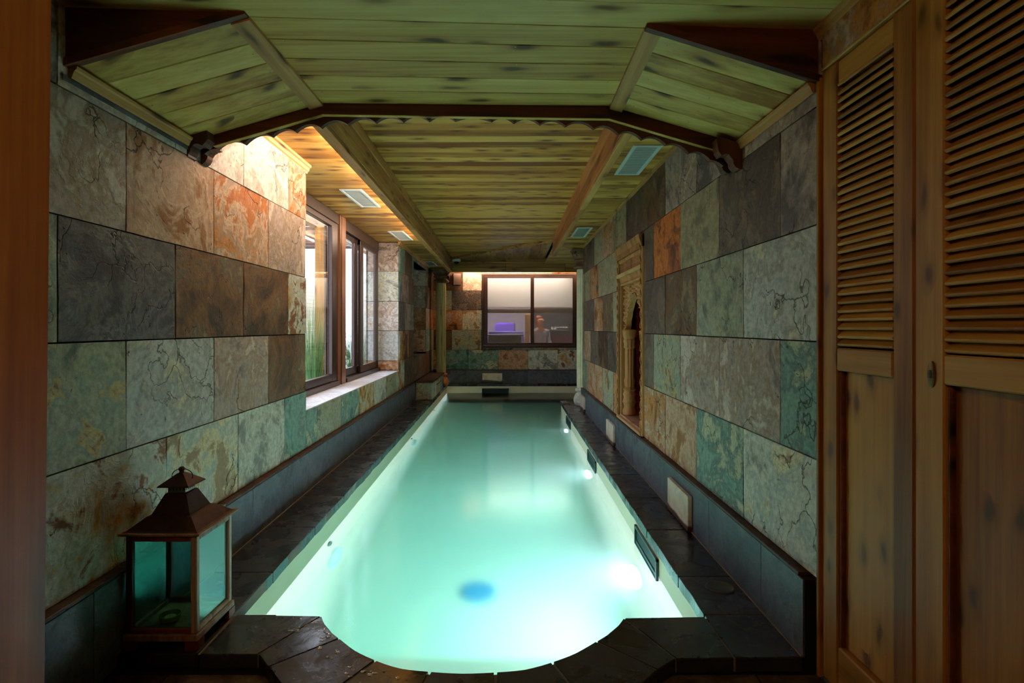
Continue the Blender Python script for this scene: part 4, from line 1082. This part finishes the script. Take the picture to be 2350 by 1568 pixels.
# ---------------- slate box by the far column
t = thing('slate_box', 'low slate-clad box with flat brown lid standing on the coping by the column', 'box', (0, 0, 0))
def bxL(y): return LB(y)[0]+.004
for a, c, f in ((9.03, 9.64, 'pale'), (9.64, 10.25, 'green'), (10.25, 10.83, 'teal')):
    stone_tile('side_tile', lambda u, d, v: (PL(u)-.005+d-.02, u, v), a, c, .002, .270, SL[f], t, .012, .002)
stone_tile('front_tile', lambda u, d, v: (u, 9.032-d+.01, v), bxL(9.03), PL(9.03)-.02, .002, .270, SL['green'], t, .012, .002)
b = MB(); b.add([(bxL(9.03), 9.04, .002), (PL(9.03)-.024, 9.04, .002), (PL(10.83)-.024, 10.83, .002), (bxL(10.83), 10.83, .002)]+[(bxL(9.03), 9.04, .270), (PL(9.03)-.024, 9.04, .270), (PL(10.83)-.024, 10.83, .270), (bxL(10.83), 10.83, .270)], [(0,1,2,3),(4,5,6,7),(0,1,5,4),(1,2,6,5),(2,3,7,6),(3,0,4,7)])
b.build('core', M['backing'], t)
b = MB(); b.add([(bxL(9.0)+.001, 9.0, z) if i == 0 else p for z in (.271, .292) for i, p in enumerate([(0,0,0), (PL(9.0)-.0, 9.0, z), (PL(10.85)-.0, 10.85, z), (bxL(10.85)+.001, 10.85, z)])], [(0,1,2,3),(4,5,6,7),(0,1,5,4),(1,2,6,5),(2,3,7,6),(3,0,4,7)])
b.build('lid_slab', M['ledge'], t)
MB(lambda y, d, z: (PL(y)-.012+d, y, z)).bbox(9.55, 10.7, 0, .012, .18, .195, .002).build('metal_slot', M['chrome'], t)
t = thing('clay_pot', 'small brown rounded pot standing in the stone wall niche', 'pot', (-1.83, 10.1, .669))
MB().lathe([(.035, 0), (.06, .03), (.07, .07), (.055, .105), (.035, .12), (.04, .13), (.03, .13), (.028, .11), (0, .10)], 0, 0, 22).build('vessel', plain('clay', (120, 84, 58), .7), t, True)
MB().lathe([(.041, .118), (.046, .124), (.041, .131)], 0, 0, 22).build('pot_rim', plain('clay_rim', (100, 66, 44), .7), t, True)

# ---------------- columns
def column(loc, label, h_top, shaft_mat, base_mat, cap_mat, sr_=.095, zc=2.0, zb=.26):
    t = thing('carved_column', label, 'column', loc, 'carved columns at the far end')
    s_ = sr_/.095
    MB().lathe([(.085*s_, zb-.01), (.092*s_, zb+.02), (sr_, zb+.10), (sr_, zc-.10), (sr_*.96, zc+.01)], 0, 0, 96, 16, .012, (zb+.05, zc-.05)).build('fluted_shaft', shaft_mat, t, True)
    b = MB(); b.lathe([(.115*s_, 0), (.135*s_, .02), (.15*s_, .06), (.145*s_, .11), (.12*s_, .16), (.085*s_, .185), (.08*s_, .195), (.11*s_, .205), (.12*s_, .225), (.11*s_, .245), (.085*s_, zb)], 0, 0, 48, 8, .012, (.03, .17)); b.build('bulbous_base', base_mat, t, True)
    b = MB(); b.lathe([(sr_, zc), (.135*s_, zc+.01), (.15*s_, zc+.035), (.135*s_, zc+.06), (.105*s_, zc+.075), (.105*s_, zc+.10), (.14*s_, zc+.125), (.15*s_, zc+.135), (.12*s_, zc+.15), (.15*s_, zc+.19), (.18*s_, zc+.22), (.17*s_, h_top-.02)], 0, 0, 64, 8, .012, (zc+.14, zc+.23)); b.build('capital', cap_mat, t, True)
    MB().bbox(-.18*s_, .18*s_, -.18*s_, .18*s_, h_top-.035, h_top, .008).build('abacus', cap_mat, t)
    for k in range(4):
        a = pi/4+k*pi/2; q = MB(); pts = []
        for m_ in range(14):
            th = m_*.5; r_ = .045*(1-m_/18); pts.append((cos(a)*(.15*s_+r_*cos(th)), sin(a)*(.15*s_+r_*cos(th)), h_top-.085+r_*sin(th)))
        q.tube(pts, .011, 6); q.build('volute', cap_mat, t, True)
    return t
column((-1.405, 11.22, 0), 'fluted brown-green column standing by the slate box at the far wall', ZS-.003, M['columnw'], plain('orange_base', (190, 116, 60), .6, 0, .3), M['stonedk'], .10, 2.03, .26)
column((1.055, 8.47, 0), 'pale fluted column with white bulbous foot at the end of the slate wall', ZS-.003, plain('pale_painted_shaft', (220, 212, 170), .6, 0, .15, 8), M['stone'], M['stonedk'], .088, 2.02, .25)

# dome camera and speaker
t = thing('dome_camera', 'small pale dome camera mounted on the far pine fascia', 'camera', (-1.02, 10.41, 2.37))
MB().lathe([(.075, .04), (.08, .03), (.078, .0), (.05, -.008), (0, -.008)], 0, 0, 28).build('housing', plain('pale_green_plastic', (190, 210, 200), .4), t, True)
MB().lathe([(.045, -.008), (.042, -.03), (.025, -.048), (0, -.055)], 0, 0, 24).build('dome_glass', M['black'], t, True)
MB().bbox(-.03, .03, -.01, .045, .01, .045, .004).build('bracket', M['vent'], t)
t = thing('wall_speaker', 'small dark grey loudspeaker mounted on the far slate wall', 'speaker', (-1.13, 11.56, 2.13), rz=.25)
MB().bbox(-.085, .085, -.07, .07, -.125, .125, .015).build('cabinet', M['dgrey'], t, True)
MB().bbox(-.075, .075, -.076, -.068, -.115, .115, .006).build('grille', plain('speaker_grille', (96, 82, 80), .6), t)
MB().bbox(-.02, .02, .07, .12, -.02, .02, .003).build('bracket', M['black'], t)
t = thing('spotlight', 'tiny lit spotlight clipped beside the far column capital', 'lamp', (-1.24, 11.0, 2.12))
MB().lathe([(.0, -.03), (.02, -.03), (.026, 0), (.02, .03), (0, .03)], 0, 0, 16).build('lamp_head', M['black'], t, True)
MB().tube([(0, 0, .02), (0, .0, .19)], .006).build('stem', M['black'], t, True)

# ---------------- carved niche in the right wall
nm = thing('carved_niche', 'tall carved teak frame with pointed arch and red mosaic recess in the slate wall', 'niche')
def RN(y, d, z): return RW(y, d, z)
def nb_(y0, y1, d0, d1, z0, z1, name, mat=None, bb=.004): return MB(RN).bbox(y0, y1, d0, d1, z0, z1, bb).build(name, mat or M['carved'], nm)
Y_0, Y_1 = 4.478, 5.503
nb_(Y_0, Y_0+.045, -.10, .028, .292, 1.90, 'outer_jamb'); nb_(Y_1-.05, Y_1, -.05, .024, .292, 1.87, 'outer_jamb')
# rope carving on the jambs
for yy in (Y_0+.022, Y_1-.025):
    pts = [(yy+.010*sin(z*70), .030+.004*cos(z*70), z) for z in [.31+k*.012 for k in range(130)]]
    MB(RN).tube([RW(*p) for p in []] or pts, .0075, 5).build('rope_carving', M['carved'], nm, True)
b = MB(RN); b.prism([], 0, 0) if False else None
# cornice and dentils
prof = [(0, 1.80), (.03, 1.80), (.036, 1.83), (.050, 1.87), (.055, 1.90), (0, 1.90)]
V = [(y, d, z) for y in (Y_0, Y_1) for d, z in prof]; n_ = len(prof)
MB(RN).add(V, [tuple(range(n_)), tuple(range(n_, 2*n_))]+[(i, (i+1) % n_, n_+(i+1) % n_, n_+i) for i in range(n_)]).build('cornice', M['carved'], nm)
b = MB(RN); k = Y_0+.05
while k < Y_1-.04: b.bbox(k, k+.018, .03, .046, 1.795, 1.835, .003); k += .034
o = b.build('dentils', M['carved'], nm)
nb_(Y_0+.045, Y_1-.05, -.03, .018, 1.765, 1.797, 'rail')
# pierced frieze
def ros(u, v):
    return .019+ros0(u, v)
def ros0(u, v):
    a = (u/.052) % 1-.5; c = (v/.052) % 1-.5; r = sqrt(a*a+c*c)
    return -.014+.016*(.5+.5*cos(r*9))*(1 if r < .48 else .4)-(.012 if r < .14 else 0)
MB(RN).relief(Y_0+.045, Y_1-.05, 1.662, 1.765, 120, 14, ros).build('rosette_frieze', M['carved'], nm, True)
nb_(Y_0+.02, Y_1-.02, -.02, .040, 1.625, 1.660, 'cross_rail', wood('pale_cross_rail', [(214,176,118),(190,146,88),(140,96,50)], 'Y', .3, .5))
def leaf(u, v): return .004+.012*abs(sin(u*70))*(.6+.4*sin(v*90))
MB(RN).relief(Y_0+.045, Y_1-.05, 1.572, 1.625, 110, 8, leaf).build('leaf_frieze', M['carved'], nm, True)
nb_(Y_0+.09, Y_1-.10, -.03, .014, 1.552, 1.570, 'rail')
nb_(Y_0+.045, Y_0+.075, -.06, .010, .33, 1.572, 'inner_jamb'); nb_(Y_1-.09, Y_1-.05, -.06, .010, .33, 1.572, 'inner_jamb')
# spandrel with pointed arch
CY = 4.99
def aw(z):
    # half width of the opening at height z
    if z < 1.14: return .345
    t_ = min(1, (z-1.14)/(1.465-1.14))
    return .345*(1-t_**1.7)**.85 - .014*abs(sin(t_*pi*4))
def carve(u, v):
    return -.026+.018*sin(u*85+3*sin(v*40))*sin(v*80+2*sin(u*50))
Ya, Yb = Y_0+.075, Y_1-.09
b = MB(RN); nr = 44
for j in range(nr):
    za, zb_ = 1.02+(1.555-1.02)*j/nr, 1.02+(1.555-1.02)*(j+1)/nr
    wa_, wb_ = (aw(za) if za < 1.465 else 0), (aw(zb_) if zb_ < 1.465 else 0)
    for s_ in (-1, 1):
        e_ = Ya if s_ < 0 else Yb
        m_ = 16
        V = []
        for z, ww in ((za, wa_), (zb_, wb_)):
            c = CY+s_*ww
            for i in range(m_+1):
                u = c+(e_-c)*i/m_; V.append((u, carve(u, z), z))
        b.add(V, [(i, i+1, m_+2+i, m_+1+i) for i in range(m_)])
b.build('carved_spandrel', M['carved'], nm, True)
# thick inner edge of the arch
b = MB(RN)
for s_ in (-1, 1):
    V = []; zz_ = [1.02+(1.465-1.02)*j/30 for j in range(31)]
    for z in zz_:
        c = CY+s_*aw(z)
        V += [(c, -.022, z), (c, -.07, z), (c+s_*.012, -.07, z), (c+s_*.012, -.022, z)]
    b.add(V, [(4*i+a, 4*i+(a+1) % 4, 4*i+4+(a+1) % 4, 4*i+4+a) for i in range(30) for a in range(4)])
b.build('arch_edge', M['carved'], nm)
for yy in (5.330, 4.640):
    b = MB(lambda x, y, z: (RW(yy)[0]+.055+x, yy+y, z))
    b.lathe([(.040, .335), (.062, .34), (.064, .38), (.05, .41), (.055, .44), (.066, .455), (.06, .47), (.052, .50), (.062, .53), (.05, .56), (.060, .575), (.044, .60), (.052, .66), (.042, .69), (.044, .94), (.040, .955), (.056, .97), (.050, 1.0), (.058, 1.03), (.048, 1.05), (.062, 1.08), (.066, 1.13), (.05, 1.14)], 0, 0, 40, 10, .006, (.6, 1.04))
    b.build('carved_pillar', M['carved'], nm, True)
# sill of the niche and recess
nb_(Y_0+.02, Y_1-.02, -.03, .040, .292, .318, 'sill_rail', wood('sill_wood', [(214,180,140),(190,146,104),(150,100,62)], 'Y', .4, .5))
MB(RN).box(ND[0]-.07, ND[1]+.03, -.42, .01, .318, .333).build('sill_stone', slate('pink_stone', [(150,96,72),(186,130,100),(204,160,134)], .4, .5, 2.4), nm)
b = MB(RN)
b.box(ND[0]-.06, ND[1]+.04, -.44, -.42, .31, 1.7).box(ND[0]-.08, ND[0]-.06, -.42, -.06, .31, 1.7).box(ND[1]+.02, ND[1]+.04, -.42, -.06, .31, 1.7).box(ND[0]-.08, ND[1]+.04, -.42, -.06, 1.6, 1.62)
b.build('mosaic_lining', M['mosaic'], nm)
MB(RN).bbox(4.62, 4.98, -.36, -.10, .334, .37, .006).build('slate_slab', SL['dark'], nm)

# ---------------- louvred doors
def louvre_door(y0, y1, label, xf, stl, str_, escut=False):
    """doors lie in the plane of the right wall; y0 far edge > y1 near edge"""
    t = thing('louvred_door', label, 'door', (0, 0, 0), 'stripped pine louvred doors')
    def D(y, d, z): return RW(y, d-.012, z)
    def bar(ya, yb2, d0, d1, z0, z1, name, mat): return MB(D).bbox(min(ya, yb2), max(ya, yb2), d0, d1, z0, z1, .004).build(name, mat, t)
    zb_, zt = -.035, 2.035
    bar(y0, y0-stl, -.03, .012, zb_, zt, 'stile', M['door_z']); bar(y1+str_, y1, -.03, .012, zb_, zt, 'stile', M['door_z'])
    a, c = y0-stl-.001, y1+str_+.001
    bar(a, c, -.028, .009, 1.957, zt-.004, 'top_rail', M['door_y'])
    bar(a, c, -.028, .014, 1.018, 1.092, 'middle_rail', M['door_y'])
    bar(a, c, -.028, .010, zb_, .112, 'bottom_rail', M['door_y'])
    bar(a, c, -.030, -.012, .112, 1.018, 'lower_panel', M['door_z'])
    bar(a, a-.012, -.012, .004, .112, 1.018, 'panel_bead', M['redwood'])
    bar(y0, y1, -.045, -.0315, zb_, zt, 'back_panel', M['backing'])
    z = 1.100; k = 0
    while z < 1.952:
        jz = random.uniform(-.0012, .0012)
        V = []
        # blade: lower front edge rounded, tilted back upward
        pr = [(.007, -.003), (.012, .0), (.012, .005), (-.014, .029), (-.020, .027), (-.018, .022)]
        for yy in (a-.0015, c+.0015):
            V += [(yy, d, z+zz2+jz) for d, zz2 in pr]
        n_ = 6
        MB(D).add(V, [tuple(range(n_)), tuple(range(n_, 2*n_))]+[(i, (i+1) % n_, n_+(i+1) % n_, n_+i) for i in range(n_)]).build('louvre_slat', M['door_y2'] if (k*7) % 11 else M['door_y'], t)
        z += .0274; k += 1
    if escut:
        yy = y0-.062
        b = MB(lambda x, y, z: D(yy+x, .012+z, 1.04+y)); pr = [(1.0, 0), (1.0, .003), (.8, .005), (0, .005)]
        V = []
        for r, h_ in pr:
            for i in range(24): V.append((r*.013*cos(2*pi*i/24), r*.034*sin(2*pi*i/24), h_))
        b.add(V, [(j*24+i, j*24+(i+1) % 24, (j+1)*24+(i+1) % 24, (j+1)*24+i) for j in range(3) for i in range(24)])
        es = b.build('keyhole_plate', plain('brass_plate', (120, 96, 60), .45, .8), t, True)
        MB(D).bbox(yy-.004, yy+.004, .0165, .0185, 1.03, 1.05, .001).build('keyhole', M['black'], es)
    return t
M['door_y2'] = wood('stripped_pine_slat', [(204,156,76),(178,124,50),(136,86,30)], 'Y', .15, .5, (1.5, 9), (70,50,30), .3)
louvre_door(1.945, 1.506, 'stripped pine louvred door next to the slate wall', 0, .088, .080)
louvre_door(1.500, 1.02, 'wide stripped pine louvred door with small keyhole plate, nearest the viewer', 0, .100, .08, True)
t7 = struct('trim_8')
MB(lambda y, d, z: RW(y, d, z)).bbox(1.945, 1.962, -.03, .012, -.045, 2.02, .003).build('door_jamb', M['door_z'], t7)
MB(lambda y, d, z: RW(y, d, z)).bbox(.9, 1.962, -.03, .004, 2.037, 2.05, .003).build('door_head', M['door_y'], t7)
MB(lambda y, d, z: RW(y, d, z)).bbox(.9, 1.96, -.03, .0, -.05, -.037, .003).build('door_threshold', M['skirt'], t7)
MB(lambda y, d, z: RW(y, d, z)).box(-2.6, .4, -.1, 0, -.05, 2.5).build('wall_core', plain('side_plaster', (90, 70, 50), .8), wr)
MB(lambda y, d, z: RW(y, d, z)).box(.3, 1.0, -.1, 0, -.05, 2.5).build('wall_core', plain('side_plaster_2', (90, 70, 50), .8), wr)
# wall behind the camera
wf = struct('wall_front')
MB().box(-2.2, 2.0, -2.7, -2.6, -.1, 2.6).build('wall_core', plain('rear_wall', (110, 78, 48), .8), wf)

# ---------------- near timber post
t = thing('timber_column', 'smooth orange-brown timber post standing closest to the viewer by the window wall', 'post', (-.98, 1.0, -.05))
b = MB(lambda x, y, z: (x+.010*(z-1.1), y, z)); b.bbox(-.12, .085, -.16, .096, 0.0, 2.236, .005); b.build('shaft', M['redbeam'], t)
MB().bbox(-.14, .10, -.18, .112, 0, .0115, .003).build('foot_plate', M['frame'], t)

# ---------------- lantern
t = thing('lantern', 'tall whitewashed wooden lantern with rusty metal roof standing on the slate coping', 'lantern', (-1.262, 2.165, 0))
LWd, LD = M['whitewash'], M['lantshaded']
a = .128
b = MB(); 
base = MB()
base.bbox(-.136, .136, -.136, .136, .030, .056, .004); base.build('base_plate', LWd, t)
for sx in (-1, 1):
    for sy in (-1, 1):
        MB().add([(sx*(.136 if i & 1 else .09), sy*(.136 if i & 2 else .09), z) for z in (0, .030) for i in range(4)], [(0,1,3,2),(4,5,7,6),(0,1,5,4),(2,3,7,6),(0,2,6,4),(1,3,7,5)]).build('foot', LD, t)
        MB().bbox(sx*a-(.022 if sx > 0 else 0), sx*a+(0 if sx > 0 else .022), sy*a-(.022 if sy > 0 else 0), sy*a+(0 if sy > 0 else .022), .056, .412, .003).build('corner_post', LWd if sx > 0 else LD, t)
for s_ in (-1, 1):
    MB().bbox(-a+.022, a-.022, s_*a-(.018 if s_ > 0 else 0), s_*a+(0 if s_ > 0 else .018), .387, .412, .003).build('top_rail', LD, t)
    MB().bbox(-a+.022, a-.022, s_*a-(.018 if s_ > 0 else 0), s_*a+(0 if s_ > 0 else .018), .056, .074, .003).build('bottom_rail', LD, t)
    MB().bbox(s_*a-(.018 if s_ > 0 else 0), s_*a+(0 if s_ > 0 else .018), -a+.022, a-.022, .387, .412, .003).build('top_rail', LWd, t)
    MB().bbox(s_*a-(.018 if s_ > 0 else 0), s_*a+(0 if s_ > 0 else .018), -a+.022, a-.022, .056, .074, .003).build('bottom_rail', LWd, t)
    MB().box(-a+.022, a-.022, s_*(a-.010)-.001, s_*(a-.010)+.001, .074, .387).build('glass_pane', M['lglass'], t)
    MB().box(s_*(a-.010)-.001, s_*(a-.010)+.001, -a+.022, a-.022, .074, .387).build('glass_pane', M['lglass'], t)
MB().bbox(-.146, .146, -.146, .146, .412, .421, .002).build('eave_plate', LWd, t)
def pyr(prof, name, mat, par):
    V = [(sx*r, sy*r, z) for r, z in prof for sx, sy in ((-1,-1),(1,-1),(1,1),(-1,1))]
    m_ = len(prof)
    F = [(j*4+i, j*4+(i+1) % 4, (j+1)*4+(i+1) % 4, (j+1)*4+i) for j in range(m_-1) for i in range(4)]+[(0,1,2,3), tuple(4*(m_-1)+i for i in range(4))]
    return MB().add(V, F).build(name, mat, par)
rf = pyr([(.138, .421), (.128, .424), (.082, .462), (.072, .464), (.040, .534), (.036, .536)], 'metal_roof', M['rustm'], t)
pyr([(.033, .536), (.033, .562)], 'pierced_neck', M['steel'], rf)
# small pierced holes
b = MB()
for s_ in (-1, 1):
    for k in range(5):
        b.bbox(-.028+k*.0125, -.022+k*.0125, s_*.0332-.001, s_*.0332+.001, .545, .555, .0004); b.bbox(s_*.0332-.001, s_*.0332+.001, -.028+k*.0125, -.022+k*.0125, .545, .555, .0004)
b.build('neck_holes', M['black'], rf)
pyr([(.060, .562), (.058, .566), (.012, .603), (.010, .604)], 'roof_cap', M['rustm'], rf)
MB().lathe([(.010, .603), (.008, .61), (.011, .615), (.012, .62), (.006, .627), (0, .628)], 0, 0, 14).build('knob', M['rustm'], rf, True)
MB().tube([(.0+.040*cos(q_), .004, .590+.028*sin(q_)+.0) for q_ in [k*2*pi/24 for k in range(25)]], .0017, 6).build('ring_handle', M['rustm'], rf, True)
tl = thing('tealight_holder', 'small yellowish glass tealight holder lying inside the lantern', 'candle holder', (-1.285, 2.13, .057))
MB().lathe([(.022, 0), (.034, .006), (.037, .024), (.034, .026), (.031, .008), (0, .006)], 0, 0, 24).build('dish', plain('amber_glass', (170, 140, 70), .15, 0, .05), tl, True)
MB().lathe([(.018, .0065), (.018, .016), (.004, .016), (.0015, .021), (0, .021)], 0, 0, 20).build('candle', plain('wax', (210, 196, 160), .5), tl, True)

# ---------------- spilled water on the coping
b = MB(); random.seed(3)
for i in range(46):
    if i < 30: x = random.uniform(-.86, -.62); y = arc_pt(x)[1]-random.uniform(.02, .13)
    else: x = random.uniform(-.60, -.36); y = arc_pt(x)[1]-random.uniform(.03, .16)
    r = random.uniform(.003, .012); e = random.uniform(.5, 1); n_ = 10; q = random.uniform(0, 6)
    V = []
    for k, (f, h_) in enumerate(((1, -.001), (.8, .0016), (.4, .0024))):
        for m_ in range(n_):
            a = 2*pi*m_/n_; V.append((x+r*f*cos(a+q)*(1+.25*sin(3*a+i)), y+r*f*e*sin(a+q)*(1+.2*sin(2*a)), h_))
    b.add(V, [(j*n_+m_, j*n_+(m_+1) % n_, (j+1)*n_+(m_+1) % n_, (j+1)*n_+m_) for j in range(2) for m_ in range(n_)]+[tuple(2*n_+m_ for m_ in range(n_))])
o = b.build('water_drops', glass('drop_water', (.95, .97, .97), .02, .25), None, True, kind='stuff', label='scattered water drops on the dark coping by the rounded end', category='water')
